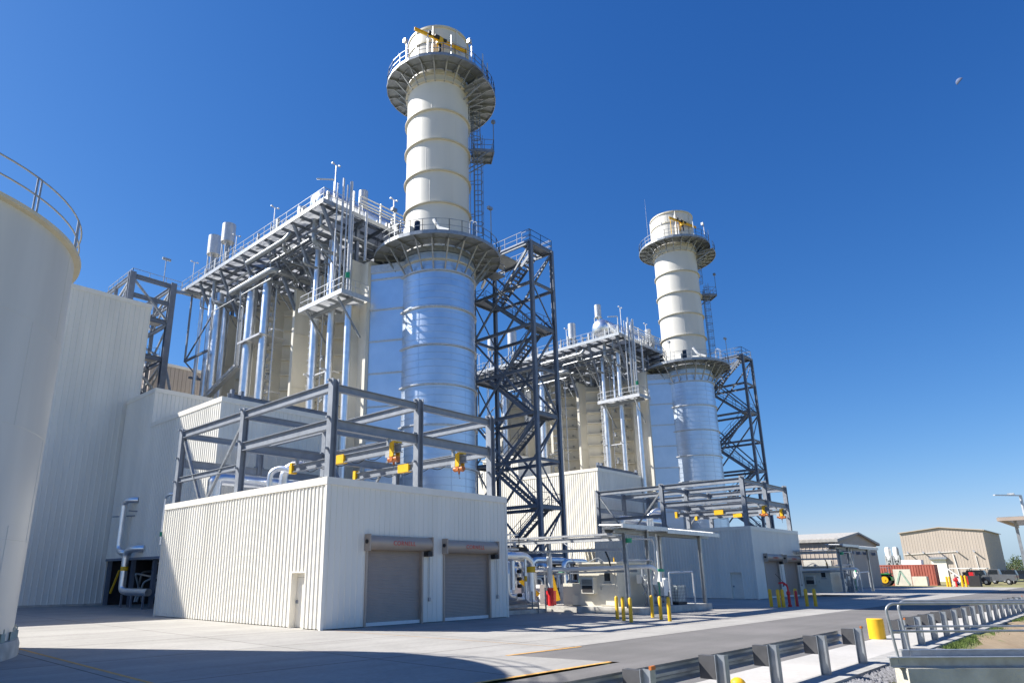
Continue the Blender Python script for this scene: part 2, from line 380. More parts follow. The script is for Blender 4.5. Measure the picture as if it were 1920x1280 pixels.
for i, z in enumerate((.45, 3.1, 6.1, 9.1)):
    for a in range(0, 360, 40): a_ = R(a+i*17); mb.bar((TX+math.cos(a_)*(TR+.001), TY+math.sin(a_)*(TR+.001), z), (TX+math.cos(a_)*(TR+.001), TY+math.sin(a_)*(TR+.001), min(z+3, TH-.1)), .012)
mb.build('plate_seam', 'tank', t)
rl = MB(); NP = 26; rr = TR+.05
pp = [(TX+rr*math.cos(2*math.pi*i/(NP*3)), TY+rr*math.sin(2*math.pi*i/(NP*3)), 0) for i in range(NP*3)]
for h in (.55, 1.1): rl.tube([(p[0], p[1], TH+.05+h) for p in pp], .028, 8, closed=True)
for i in range(0, NP*3, 6):
    rl.bar((pp[i][0], pp[i][1], TH), (pp[i][0], pp[i][1], TH+1.15), .05)
    q = pp[(i+1) % len(pp)]; k = Vector(pp[i]).lerp(Vector(q), .35); rl.bar((k.x, k.y, TH), (k.x, k.y, TH+1.15), .05)
rl.build('railing', 'galv', t)

# ------------------------------------------------------------------ turbine hall (A)
ax1, ay = 21.3, 59.4
t = thing('turbine_hall', 'tall cream ribbed metal turbine hall behind the storage tank', 'building', (-8, ay, 0))
zt = 25.6
mb = MB(); mb.wall((-40, ay), (ax1, ay), 0.15, zt-.35, .42, .05); mb.wall((ax1, ay), (ax1, ay+46), .15, zt-.35, .42, .05)
mb.build('wall', 'siding', t)
MB().box(-40, ay+.1, 0, ax1-.05, ay+46, zt-.3).build('roof', 'trim', t)
mb = MB(); mb.box(-40, ay-.07, zt-.36, ax1+.07, ay+.2, zt+.02); mb.box(ax1-.1, ay+.2, zt-.36, ax1+.07, ay+46, zt+.02); mb.build('parapet_trim', 'trim', t)
MB().box(-40, ay-.05, -.1, ax1+.05, ay+.05, .15).build('plinth', 'conc', t)

# ------------------------------------------------------------------ auxiliary building (C low part and B high part)
def annex(unit):
    x, yA, yst, yc, zB, zC = 20.3, 59.3, 53.4, 41.9, 16.5, 13.65
    t = thing('auxiliary_building', 'stepped cream ribbed building with an open equipment bay, between turbine hall and roll-up door building', 'building', (x, 50, 0))
    mb = MB()
    mb.wall((x, yA), (x, yc), 3.5, zC-.3, .30, .04); mb.wall((x, yA), (x, yst), zC-.3, zB-.3, .30, .04)
    mb.wall((x, yc), (30.2, yc), 3.5, zC-.3, .34, .04); mb.wall((x+.02, yst), (27, yst), zC, zB-.3, .34, .04)
    mb.wall((27, yst), (27, yA), zC, zB-.3, .34, .04)
    mb.build('wall', 'siding', t)
    mb = MB(); mb.box(x-.06, yc-.06, zC-.32, x+.12, yst-.06, zC+.02); mb.box(x+.12, yc-.06, zC-.32, 30.25, yc+.1, zC+.02)
    mb.box(x-.06, yst-.06, zB-.32, x+.12, yA, zB+.02); mb.box(x+.12, yst-.06, zB-.32, 27.06, yst+.1, zB+.02)
    mb.box(x-.05, yst-.05, zC-.3, x+.03, yst+.02, zB-.32); mb.build('roof_trim', 'trim', t)
    mb = MB(); mb.box(x+.1, yc+.1, 3.45, 30.2, yst, zC-.05); mb.box(x+.1, yst+.003, 3.45, 27, yA-.05, zB-.06); mb.build('roof', 'trim', t)
    mb = MB(); mb.box(x-.04, yc-.04, 3.32, x+.14, yA-.03, 3.5); mb.box(x+.14, yc-.04, 3.32, 30.2, yc+.1, 3.5); mb.build('lintel', 'dark', t)
    mb = MB()
    for y in (yA-.3, 54.2, 50.3, 46.2, yc+.25): mb.ibeam((x+.25, y, 0), (x+.25, y, 3.4), .25, .3, .03)
    mb.buildn('column', 'dark', t)
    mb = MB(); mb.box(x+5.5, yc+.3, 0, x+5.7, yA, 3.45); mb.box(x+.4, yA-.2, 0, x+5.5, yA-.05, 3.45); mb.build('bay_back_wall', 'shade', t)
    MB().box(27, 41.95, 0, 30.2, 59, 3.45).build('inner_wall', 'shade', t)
    # dark steel rail on the roof edge of the low part
    mb = MB(); mb.ibeam((x+.6, yc+.5, zC+.28), (30.0, yc+.5, zC+.28), .2, .32, .03)
    for xx in (x+.8, x+1.5, 29.5): mb.box(xx, yc+.35, zC, xx+.2, yc+.65, zC+.75)
    mb.build('roof_rail', 'dark', t)
    mb = MB()
    mb.bar((x+.3, 58.3, .9), (x+.3, 57.0, 2.6), .12); mb.build('lift_arm', 'yellow', t)
    for (yy, rr, hh) in ((52.6, .5, 2.3), (50.9, .42, 2.6), (48.6, .6, 1.9), (46.0, .5, 2.4)):
        mb = MB(); mb.lathe(x+2.2, yy, [(.01, .3), (rr, .5), (rr, hh), (.3, hh+.3), (.01, hh+.35)], 20)
        mb.tube([(x+2.2, yy, hh+.3), (x+2.2, yy, 3.1), (x+2.2, yy+1.2, 3.1)], .09, 8, .2); mb.build('pressure_vessel', 'pipe', t)
    mb = MB()
    for i in range(14):
        y = 44+random.random()*12; mb.tube([(x+.8+random.random(), y, .3), (x+.8+random.random(), y, random.uniform(1.2, 3.2)), (x+2+random.random(), y+random.uniform(-1, 1), random.uniform(1.2, 3.2))], random.choice((.03, .05, .08)), 6, .15)
    mb.build('bay_piping', 'galv', t)
    return t
an1 = annex(1)
an2 = dup(an1, (D, 0, 0), 'stepped cream ribbed building with sunlit side, behind the dark stair tower and pipe rack')
# insulated pipes on the annex side
px_ = 19.75
t = thing('insulated_pipe', 'shiny vertical insulated pipe with two elbows high on the shaded annex wall', 'pipe', (px_, 54.8, 3.9))
MB().tube([(20.3, 54.1, 7.75), (px_, 54.5, 7.75), (px_-.1, 55.1, 7.6), (px_-.1, 55.1, 4.1), (px_, 54.5, 3.85), (20.2, 54.2, 3.85)], .24, 16, .45).build('jacket', 'pipe', t)
mb = MB(); mb.bar((px_-.3, 56.6, 6.6), (20.3, 54.4, 6.6), .07); mb.bar((px_-.1, 54.0, 6.9), (20.3, 54.0, 6.9), .07); mb.buildn('bracket', 'dark', t)
t = thing('insulated_pipe', 'shiny insulated pipe with a yellow band dropping to the ground at the open bay', 'pipe', (px_, 53.0, 0))
MB().tube([(20.3, 51.9, 4.1), (px_-.1, 52.4, 4.1), (px_-.15, 53.3, 3.9), (px_-.15, 53.3, 1.2), (px_-.1, 52.6, 1.1), (px_, 48.9, 1.1)], .25, 16, .5).build('jacket', 'pipe', t)
MB().cyl((px_-.15, 53.3, 2.55), (px_-.15, 53.3, 2.85), .262, n=16, caps=False).build('band', 'yellow', t)
mb = MB()
for y in (53.3, 51.5, 49.4): mb.bar((px_-.1, y, 0), (px_-.1, y, .9), .12)
mb.buildn('pipe_stand', 'dark', t)
t = thing('drain_pipe', 'thin vertical pipe with a green band beside the far end of the ribbed door building', 'pipe', (19.6, 47.7, 4))
MB().tube([(20.3, 46.9, 7.6), (19.7, 47.1, 7.6), (19.65, 47.6, 7.4), (19.65, 47.6, 4.2)], .10, 10, .2).build('jacket', 'pipe', t)
MB().cyl((19.65, 47.6, 4.75), (19.65, 47.6, 5.05), .115, n=10, caps=False).build('band', 'green', t)

# ------------------------------------------------------------------ building with roll-up doors
BX0, BX1, BY0, BY1, BH = 16.83, 28.48, 24.3, 40.55, 6.19
def door_building():
    t = thing('door_building', 'low cream ribbed building in the foreground with two roll-up doors', 'building', ((BX0+BX1)/2, (BY0+BY1)/2, 0))
    # left side wall: man door between y 25.3 and 26.6 ; s measured from the far end
    L = BY1-BY0; d0, d1 = BY1-26.62, BY1-25.5
    mb = MB()
    mb.wall((BX0, BY1), (BX0, BY0), .03, BH-.3, .285, .045, [(d0, d1, 0, 2.3)])
    holes = [(2.20, 5.55, 0, 3.25), (6.93, 10.28, 0, 3.2)]
    mb.wall((BX0, BY0), (BX1, BY0), .03, BH-.3, .30, .022, holes)
    mb.wall((BX1, BY0), (BX1, BY1), .03, BH-.3, .285, .04)
    mb.build('wall', 'siding', t)
    mb = MB(); mb.box(BX0-.07, BY0-.07, BH-.32, BX0+.12, BY1, BH); mb.box(BX0+.12, BY0-.07, BH-.32, BX1+.07, BY0+.12, BH); mb.box(BX1-.1, BY0+.12, BH-.32, BX1+.07, BY1, BH)
    mb.box(BX0-.055, BY0-.055, 0, BX0+.10, BY0+.06, BH-.32); mb.box(BX1-.06, BY0-.05, 0, BX1+.055, BY0+.06, BH-.32); mb.box(BX0-.05, BY1-.1, 0, BX0+.05, BY1, BH-.32)
    mb.build('trim', 'trim', t)
    mb = MB(); mb.box(BX0+.13, BY0+.12, BH-.6, BX1-.13, BY1-.05, BH-.42); mb.build('roof', 'galvb', t)
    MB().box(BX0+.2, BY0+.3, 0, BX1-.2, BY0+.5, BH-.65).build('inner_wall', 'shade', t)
    # man door, set back in its frame
    y0, y1 = 25.5, 26.62
    fr = MB(); fr.box(BX0-.05, y0, 0, BX0+.30, y0+.05, 2.3); fr.box(BX0-.05, y1-.05, 0, BX0+.30, y1, 2.3); fr.box(BX0-.05, y0+.05, 2.24, BX0+.30, y1-.05, 2.3); fr.box(BX0+.24, y0+.05, 2.06, BX0+.3, y1-.05, 2.24)
    dr = MB(); dr.box(BX0+.25, y0+.06, .02, BX0+.30, y1-.06, 2.05)
    do = dr.build('door', 'trim', t); fr.build('door_frame', 'trim', do)
    hd = MB(); hd.box(BX0+.20, y1-.22, .98, BX0+.25, y1-.12, 1.12); hd.cyl((BX0+.19, y1-.25, 1.05), (BX0+.19, y1-.10, 1.05), .013, n=8); hd.build('handle', 'steel', do)
    lp = MB(); lp.box(BX0-.012, BY0+.1, 3.05, BX0, BY0+1.0, 3.065); lp.box(BX0-.012, 26.7, 3.05, BX0, BY1-.1, 3.065); lp.build('sheet_lap', 'siding', t)
    # shutters
    for k, (h0, h1, _, hz) in enumerate(holes):
        xa, xb = BX0+h0, BX0+h1
        sh = MB(); n = 44; zb = .18; dz = (hz-zb)/n
        for i in range(n):
            z = zb+i*dz
            sh.add([(xa+.06, BY0+.10, z), (xb-.06, BY0+.10, z), (xb-.06, BY0+.125, z+dz*.78), (xa+.06, BY0+.125, z+dz*.78), (xb-.06, BY0+.10, z+dz), (xa+.06, BY0+.10, z+dz)], [(0, 1, 2, 3), (3, 2, 4, 5)])
        so_ = sh.build('shutter', 'shutter', t, smooth=False)
        b = MB(); b.box(xa+.06, BY0+.06, .02, xb-.06, BY0+.12, .17); b.build('bottom_bar', 'white', so_)
        g = MB(); g.box(xa-.03, BY0-.06, 0, xa+.07, BY0+.12, hz); g.box(xb-.07, BY0-.06, 0, xb+.03, BY0+.12, hz); g.buildn('guide_rail', 'shutter', so_)
        hd = MB(); za, zb2 = hz-.05, hz+.58; hx0, hx1 = xa-.05, xb+.33
        prof = []
        for i in range(13):
            a = R(90+i*180/12); prof.append((BY0-.05+math.cos(a)*.30-.02, (za+zb2)/2+math.sin(a)*(zb2-za)/2))
        vs = [(hx0, y, z) for y, z in prof]+[(hx1, y, z) for y, z in prof]; m_ = len(prof)
        hd.add(vs, [(i, i+1, m_+i+1, m_+i) for i in range(m_-1)]+[tuple(range(m_)), tuple(range(m_, 2*m_))[::-1], (0, m_, 2*m_-1, m_-1)])
        ho = hd.build('hood', 'shutter', so_)
        e = MB(); e.box(hx0-.06, BY0-.40, za-.05, hx0, BY0-.03, zb2+.04); e.box(hx1, BY0-.38, za-.22, hx1+.06, BY0-.03, zb2+.02); e.buildn('end_bracket', 'shutter', so_)
        e = MB(); e.box(hx1-.28, BY0-.36, za-.24, hx1-.02, BY0-.06, za-.02); e.cyl((hx0-.06, BY0-.2, za+.35), (hx0-.1, BY0-.2, za+.35), .09, n=12); e.build('motor', 'black', so_)
        cu = bpy.data.curves.new('lettering', 'FONT'); cu.body = 'CORNELL'; cu.size = .27; cu.extrude = .004; cu.align_x = 'CENTER'; cu.space_character = 1.18
        to = bpy.data.objects.new('tmp', cu); C.objects.link(to); bpy.context.view_layer.update()
        me = bpy.data.meshes.new_from_object(to); bpy.data.objects.remove(to)
        me.materials.append(M['letter']); lo = bpy.data.objects.new('lettering', me); C.objects.link(lo); lo.parent = so_
        from mathutils import Euler
        lo.rotation_euler = (R(90), 0, 0); wl = wloc(so_); lo.location = Vector(((hx0+hx1)/2+.1, BY0-.378, hz+.17))-wl
    c = MB(); c.tube([(BX0+5.95, BY0-.06, 3.1), (BX0+5.95, BY0-.06, 1.1)], .018, 6); c.box(BX0+5.9, BY0-.12, .95, BX0+6.0, BY0-.03, 1.12)
    c.tube([(BX0+10.8, BY0-.06, 3.1), (BX0+10.8, BY0-.06, 1.1)], .018, 6); c.box(BX0+10.75, BY0-.12, .95, BX0+10.85, BY0-.03, 1.12); c.buildn('conduit', 'galv', t, 2)
    return t
db1 = door_building()
db1['label'] = 'low cream ribbed building with two taupe roll-up doors, nearest, sunlit left side'
db2 = dup(db1, (D, 0, 0), 'low ribbed building with two roll-up doors standing wholly in blue shade, farther right')

# ------------------------------------------------------------------ crane frame above the roof
def crane_frame():
    fx0, fxm, fx1, fy0, fym, fy1, fZ = 17.2, 22.4, 27.8, 24.7, 32.7, 40.1, 10.7
    t = thing('crane_frame', 'grey steel crane frame', 'steel frame', ((fx0+fx1)/2, 32.4, BH-.6))
    for x in (fx0, fxm, fx1):
        for y in (fy0, fym, fy1):
            c = MB(); c.ibeam((x, y, BH-.4), (x, y, fZ), .36, .34, .035, (1, 0, 0)); c.build('column', 'steel', t)
    def bm(p, q, w=.24, d=.42, name='beam'): MB().ibeam(p, q, w, d, .03).build(name, 'steel', t)
    for x in (fx0, fxm, fx1):
        for a, b in ((fy0, fym), (fym, fy1)):
            bm((x, a+.18, fZ-.36), (x, b-.18, fZ-.36), .26, .42); 
        bm((x, fy0+.18, 8.62), (x, fym-.18, 8.62), .26, .44)
    for y in (fy0, fym, fy1):
        for a, b in ((fx0, fxm), (fxm, fx1)):
            bm((a+.19, y, fZ-.40), (b-.19, y, fZ-.40), .22, .34); bm((a+.19, y, 8.62), (b-.19, y, 8.62), .26, .46)
    bm((fx0, fy1-.2, 7.6), (fx0, fym+.2, 7.6), .2, .3)
    for p, q in (((fx0, fym+.15, 9.9), (fx0, fym+3.6, BH-.1)), ((fx0, fy1-.3, 9.9), (fx0, fym+4.3, BH-.1)), ((fx1, fym+.15, 9.9), (fx1, fym+3.6, BH-.1)), ((fx1, fy1-.3, 9.9), (fx1, fym+4.3, BH-.1))):
        MB().bar(p, q, .14).build('brace', 'galv', t)
    mb = MB()
    for x in (fx0, fxm, fx1):
        for y in (fy0, fym, fy1):
            for z in (fZ-.1, 8.9, 7.5): mb.box(x-.34, y-.05, z-.05, x-.17, y+.05, z+.05); mb.box(x+.17, y-.05, z-.05, x+.3, y+.05, z+.05)
    mb.buildn('gusset', 'steel', t)
    # monorail beams hung under the frame, with yellow bands
    for k, x in enumerate((20.5, 24.9)):
        bmz = 7.85
        r_ = MB(); r_.ibeam((x, fy0-.9, bmz), (x, fym+.3, bmz), .26, .40, .03); ro = r_.build('runway_beam', 'steel', t)
        q = MB()
        q.box(x-.15, 28.1, bmz-.22, x+.15, 29.0, bmz+.22)
        q.box(x-.18, fym+.15, bmz-.28, x+.18, fym+.4, bmz+.32); q.buildn('yellow_band', 'yellow', ro)
        h = MB()
        for y in (fy0+.02, fym-.1): h.bar((x, y, bmz+.2), (x, y, 8.42), .14)
        h.buildn('hanger', 'galv', ro)
        wcb = MB()
        for i in range(5):
            y = fy0+.8+i*1.35; wcb.tube([(x+.3, y, bmz-.12), (x+.3, y+.65, bmz-.32), (x+.3, y+1.3, bmz-.12)], .02, 5, .3)
        wcb.bar((x+.3, fy0, bmz+.0), (x+.3, fym, bmz+.0), .03); wcb.build('festoon_cable', 'black', ro)
    return t
cf1 = crane_frame(); cf1['label'] = 'open grey steel crane frame standing over the nearest ribbed building roof'
cf2 = dup(cf1, (D, 0, 0), 'open grey steel crane frame over the shaded roll-up door building, farther right')
def hoist(x, label):
    y, z = 24.25, 7.85
    t = thing('hoist', label, 'hoist', (x, y, z-.9), 'yellow and orange hoists on the crane runway beams')
    mb = MB(); mb.box(x-.22, y-.13, z-.32, x-.16, y+.13, z+.30); mb.box(x+.16, y-.13, z-.32, x+.22, y+.13, z+.30); mb.box(x-.22, y-.13, z-.38, x+.22, y+.13, z-.32); mb.box(x-.26, y-.2, z+.26, x+.26, y-.06, z+.34); mb.box(x-.07, y-.08, z-.6, x+.07, y+.08, z-.38); mb.build('trolley', 'yellow', t)
    z += .12; mb = MB(); mb.cyl((x-.08, y-.34, z-.62), (x-.08, y+.3, z-.62), .13, n=14); mb.cyl((x-.24, y, z-.62), (x+.24, y, z-.62), .11, n=14); mb.cyl((x, y+.06, z-.7), (x, y+.06, z-.88), .07, .035, 10); mb.cyl((x+.08, y+.34, z-.57), (x+.08, y+.52, z-.57), .09, n=12); mb.build('motor', 'orange', t)
    mb = MB(); mb.box(x-.16, y+.22, z-.5, x+.06, y+.5, z-.22); mb.build('control_box', 'galvb', t)
    mb = MB(); mb.tube([(x, y+.06, z-.88), (x, y+.06, z-1.05), (x+.05, y+.06, z-1.1), (x+.08, y+.06, z-1.04)], .018, 6); mb.build('hook', 'dark', t)
    return t
h1 = hoist(20.5, 'yellow hoist with orange motor, left one over the nearest ribbed building')
h2 = hoist(24.9, 'yellow hoist with orange motor, right one over the nearest ribbed building')
dup(h1, (D, 0, 0), 'small far yellow hoist on left beam over the shaded door building'); dup(h2, (D, 0, 0), 'small far yellow hoist on right beam over the shaded door building')
# duct work on the roof between frame and annex
def roof_duct():
    t = thing('roof_duct', 'shiny insulated duct with upturned elbows on the nearest ribbed building roof', 'duct', (23, 38.5, BH-.4))
    MB().tube([(18.6, 38.3, BH-.4), (18.6, 38.3, 7.6), (19.0, 38.3, 7.7), (27.0, 38.3, 7.7)], .40, 18, .55).build('duct', 'pipe', t)
    MB().tube([(21.2, 36.6, 6.1), (21.2, 36.6, 8.1), (21.6, 36.2, 8.4), (22.0, 35.6, 8.2)], .17, 14, .45).build('elbow', 'pipe', t)
    MB().tube([(22.3, 36.9, 6.1), (22.3, 36.9, 8.3), (22.8, 36.4, 8.8), (23.4, 35.7, 8.5)], .26, 14, .5).build('elbow', 'pipe', t)
    return t
rd1 = roof_duct(); dup(rd1, (D, 0, 0), 'white looking duct elbows behind the flat canopy on the shaded building roof')

# ------------------------------------------------------------------ exhaust stack
SX, SY = 36.0, 37.6
def sp(r, a, z): return (SX+r*math.cos(R(a)), SY+r*math.sin(R(a)), z)
def ringdeck(t, Rd, Ri, zd, nseg, name, brlen, a0=0, a1=360, nb=20, hang=1.0):
    d = MB(); st = (a1-a0)/nseg
    d.lathe(SX, SY, [(Ri, zd-.03), (Rd, zd-.03), (Rd, zd), (Ri, zd)], nseg, a0, a1, close=True); do = d.build('deck_'+name, 'plate', t, smooth=False)
    e = MB()
    for i in range(nseg):
        p, q = sp(Rd, a0+i*st, zd-.10), sp(Rd, a0+(i+1)*st, zd-.10); e.bar(p, q, .05, .24)
        p, q = sp((Rd+Ri)/2, a0+i*st, zd-.10), sp((Rd+Ri)/2, a0+(i+1)*st, zd-.10); e.bar(p, q, .08, .14)
    e.build('edge_channel', 'galv', do)
    b = MB()
    for i in range(nb):
        a = a0+(i+.5)*(a1-a0)/nb
        b.ibeam(sp(Ri, a, zd-.14), sp(Rd-.05, a, zd-.14), .12, .2, .02); b.bar(sp(Ri-.02, a, zd-brlen), sp(Rd-.7, a, zd-.22), .11, .11)
    b.buildn('bracket', 'galv', do, 2)
    r_ = MB(); rails(r_, [sp(Rd-.04, a0+i*st, 0)[:2] for i in range(nseg+(0 if a1-a0 >= 360 else 1))], zd, 1.07, 99, .02, closed=a1-a0 >= 360)
    r_.build('railing', 'galv', do)
    return do
def ladder(t, a, r, z0, z1, cage=True, m='dark'):
    L = MB(); ca, sa = math.cos(R(a)), math.sin(R(a)); tx, ty = -sa, ca
    for s_ in (-.23, .23): L.bar((SX+ca*r+tx*s_, SY+sa*r+ty*s_, z0), (SX+ca*r+tx*s_, SY+sa*r+ty*s_, z1), .06)
    for i in range(int((z1-z0)/.3)):
        z = z0+.15+i*.3; L.bar((SX+ca*r-tx*.23, SY+sa*r-ty*.23, z), (SX+ca*r+tx*.23, SY+sa*r+ty*.23, z), .025)
    lo = L.build('ladder', m, t)
    if cage:
        c_ = MB(); pts = [(-.33+.0, 0)]; pr = [(-.30, .0), (-.38, .3), (-.28, .62), (0, .76), (.28, .62), (.38, .3), (.30, .0)]
        zz = z0+2.2
        while zz < z1+.9:
            q = [(SX+ca*(r+o)+tx*s_, SY+sa*(r+o)+ty*s_, zz) for s_, o in pr]
            for i in range(6): c_.bar(q[i], q[i+1], .02, .06)
            zz += 1.0
        for s_, o in pr[1:6]: c_.bar((SX+ca*(r+o)+tx*s_, SY+sa*(r+o)+ty*s_, z0+2.2), (SX+ca*(r+o)+tx*s_, SY+sa*(r+o)+ty*s_, z1+.9), .035, .02)
        c_.build('safety_cage', m, lo)
    st = MB()
    for i in range(4):
        z = z0+.8+i*(z1-z0-1.4)/3
        for s_ in (-.23, .23): st.bar((SX+ca*(r-.45)+tx*s_, SY+sa*(r-.45)+ty*s_, z), (SX+ca*r+tx*s_, SY+sa*r+ty*s_, z), .05)
    st.build('standoff', m, lo)
def make_stack():
    t = thing('exhaust_stack', 'tall', 'chimney', (SX, SY, 0))
    rs, ru = 3.10, 2.74
    prof = []; z = 0.0
    while z < 26.9:
        prof += [(rs, z), (rs, z+.50), (rs+.022, z+.505), (rs+.022, z+.535), (rs-.03, z+.537), (rs-.03, z+.558)]; z += .56
    prof.append((rs, 26.9)); prof.append((ru, 27.0))
    MB().lathe(SX, SY, prof, 96).build('lower_shroud', 'clad', t)
    mb = MB()
    for a in range(0, 360, 24): mb.cyl(sp(rs+.003, a+7, .2), sp(rs+.003, a+7, 26.8), .018, n=5)
    mb.build('cladding_seam', 'clad', t)
    for zb in (26.2, 25.28, 22.2, 19.1, 15.95, 12.85, 9.7, 6.6, 3.5):
        MB().lathe(SX, SY, [(rs, zb-.07), (rs+.16, zb-.06), (rs+.16, zb+.05), (rs, zb+.07)], 96).build('shroud_ring', 'ring' if zb > 26 else 'galvb', t)
    MB().lathe(SX, SY, [(ru, 26.9), (ru, 49.2), (ru-.12, 49.2), (ru-.12, 40)], 128).build('shell', 'stack', t)
    for zb in (31.5, 34.5, 37.5, 40.45, 43.4, 44.1):
        MB().lathe(SX, SY, [(ru, zb-.05), (ru+.20, zb-.045), (ru+.20, zb+.045), (ru, zb+.05)], 96).build('stiffener_ring', 'ring', t)
    for zb in (47.7, 49.15):
        MB().lathe(SX, SY, [(ru, zb-.11), (ru+.10, zb-.10), (ru+.10, zb+.10), (ru, zb+.11)], 96).build('top_band', 'ring', t)
    mb = MB()
    for a in (215, 262, 310, 30, 120): mb.bar(sp(ru+.02, a, 44.7), sp(ru+.02, a, 49.1), .10, .28)
    mb.buildn('top_stiffener', 'stack', t)
    mb = MB(); k = 0
    for i, zb in enumerate((27.2, 31.5, 34.5, 37.5, 40.45)):
        mb.bar(sp(ru+.001, (233, 212, 247, 225, 240)[i], zb+.1), sp(ru+.001, (233, 212, 247, 225, 240)[i], zb+2.9), .012)
        mb.bar(sp(ru+.001, (203, 252, 205, 260, 214)[i], zb+.1), sp(ru+.001, (203, 252, 205, 260, 214)[i], zb+2.9), .012)
    mb.build('plate_seam', 'stack', t)
    ringdeck(t, 4.65, 2.80, 44.65, 28, 'upper', 1.35, nb=22)
    ringdeck(t, 5.20, 2.80, 43.4, 12, 'landing', 1.0, -85, 15, 8)
    ringdeck(t, 5.30, 3.12, 27.55, 32, 'lower', 2.3, nb=22)
    MB().lathe(SX, SY, [(2.8, 27.5), (3.2, 27.3), (3.2, 26.9)], 64).build('flashing', 'galv', t)
    # rest platform halfway up the ladder
    mb = MB(); A = -40; ca, sa = math.cos(R(A)), math.sin(R(A)); tx, ty = -sa, ca
    def q(r, s_, z): return (SX+ca*r+tx*s_, SY+sa*r+ty*s_, z)
    mb.add([q(3.1, -.9, 37.95), q(4.9, -.9, 37.95), q(4.9, .9, 37.95), q(3.1, .9, 37.95), q(3.1, -.9, 38), q(4.9, -.9, 38), q(4.9, .9, 38), q(3.1, .9, 38)], [(0, 3, 2, 1), (4, 5, 6, 7), (0, 1, 5, 4), (1, 2, 6, 5), (2, 3, 7, 6), (3, 0, 4, 7)])
    ro = mb.build('rest_platform', 'plate', t)
    mb = MB()
    for s_ in (-.9, 0, .9): mb.bar(q(2.75, s_, 37.87), q(4.9, s_, 37.87), .07, .16); mb.bar(q(2.75, s_*.9, 36.6), q(4.4, s_, 37.8), .08)
    mb.bar(q(4.9, -.9, 37.87), q(4.9, .9, 37.87), .07, .18); mb.build('platform_bracket', 'dark', ro)
    mb = MB(); rails(mb, [q(3.2, -.9, 0)[:2], q(4.88, -.9, 0)[:2], q(4.88, .9, 0)[:2], q(3.2, .9, 0)[:2]], 38, 1.07, .9, .02); mb.bar(q(4.88, -.9, 39), q(4.88, -.9, 40.8), .05); mb.box(*[c-.14 for c in q(4.88, -.9, 40.9)], *[c+.14 for c in q(4.88, -.9, 40.9)]); mb.build('railing', 'dark', ro)
    ladder(t, -52, 3.22, 27.6, 38.6); ladder(t, -30, 3.22, 38.0, 44.2); ladder(t, -62, 3.4, 43.4, 45.5, False)
    mb = MB()
    for a in (-47, -45): mb.tube([sp(2.85, a, 27.6), sp(2.85, a, 44.3)], .035, 6)
    mb.buildn('conduit', 'galvb', t)
    mb = MB()    # sample port nozzles and frame doors on the lower deck
    for a, hh in ((262, 1.5), (266, 1.5)): mb.tube([sp(4.9, a, 27.6), sp(4.9, a, 29.2), sp(4.4, a, 29.3), sp(4.4, a, 27.6)], .03, 6, .25)
    mb.build('gate_hoop', 'galvb', t)
    for a, hz in ((283, 3.3), (186, 2.4)):
        mb = MB(); mb.bar(sp(5.2, a, 27.6), sp(5.2, a, 27.6+hz), .06); c_ = sp(5.2, a, 27.6+hz); mb.box(c_[0]-.35, c_[1]-.12, c_[2]-.12, c_[0]+.12, c_[1]+.12, c_[2]+.1); mb.build('floodlight', 'galv', t)
    mb = MB()
    for a in (190, 215, 240, 265, 285, 300): mb.bar(sp(4.62, a, 44.7), sp(4.62, a, 46.6), .06)
    for a in (188, 262): c_ = sp(4.62, a, 46.7); mb.box(c_[0]-.15, c_[1]-.15, c_[2]-.2, c_[0]+.15, c_[1]+.15, c_[2]+.15)
    mb.buildn('deck_lamp', 'galvb', t)
    # instrument boxes, blanket wrapped duct and cable on the lower deck
    mb = MB(); mb.tube([sp(4.5, 238, 28.0), sp(3.9, 228, 28.5), sp(3.6, 222, 29.4)], .16, 8); mb.tube([sp(4.0, 240, 28.1), sp(3.4, 220, 28.2)], .22, 8); mb.build('sampling_probe', 'white', t)
    mb = MB(); c_ = sp(4.2, 196, 27.6); mb.box(c_[0]-.4, c_[1]-.4, c_[2], c_[0]+.4, c_[1]+.4, c_[2]+.9); mb.build('instrument_box', 'white', t)
    mb = MB(); mb.cyl(sp(4.4, 205, 27.6), sp(4.4, 205, 28.9), .24, n=12); mb.build('blue_drum', 'cardark', t)
    return t
def jib(label):
    z = 47.05
    t = thing('monorail_jib', label, 'jib crane', (34, 35, 44.7))
    b = MB(); b.ibeam((31.3, 35.65, z), (36.4, 34.35, z), .17, .26, .025); b.build('jib_beam', 'yellow', t)
    b = MB()
    for (x, y, x2, y2) in ((33.2, 35.15, 34.2, 35.6), (35.6, 34.55, 35.5, 34.9)): b.bar((x, y, z+.16), (x2, y2, z+.16), .09)
    b.bar((34.2, 35.6, 46.1), (33.4, 35.1, z), .09); b.bar((31.5, 35.6, 44.7), (31.5, 35.6, 46.9), .06); b.buildn('support', 'yellow', t)
    b = MB(); b.box(33.55, 34.85, z-.25, 34.0, 35.25, z+.25); b.box(33.4, 34.9, z-.5, 33.9, 35.2, z-.25); b.build('trolley', 'yellow', t)
    b = MB(); b.cyl((33.1, 35.0, z+.02), (33.5, 34.9, z+.02), .17, n=10); b.cyl((34.0, 34.9, z+.1), (34.3, 34.8, z+.1), .14, n=10); b.cyl((33.7, 35.0, z-.5), (33.7, 35.0, z-1.25), .13, n=10); b.cyl((32.6, 35.3, z+.2), (32.85, 35.2, z+.2), .2, n=10); b.buildn('chain_hoist', 'black', t)
    return t
st1 = make_stack(); st1['label'] = 'tallest cream chimney with a blue reflecting metal lower shroud, nearest'
jb1 = jib('yellow jib beam with hoist at the top of the nearest, tallest chimney')
dup(jb1, (D, 0, 0), 'small yellow jib beam with hoist at the top of the far right chimney')
st2 = dup(st1, (D, 0, 0), 'shorter looking far cream chimney with silvery lower shroud, right of the first')
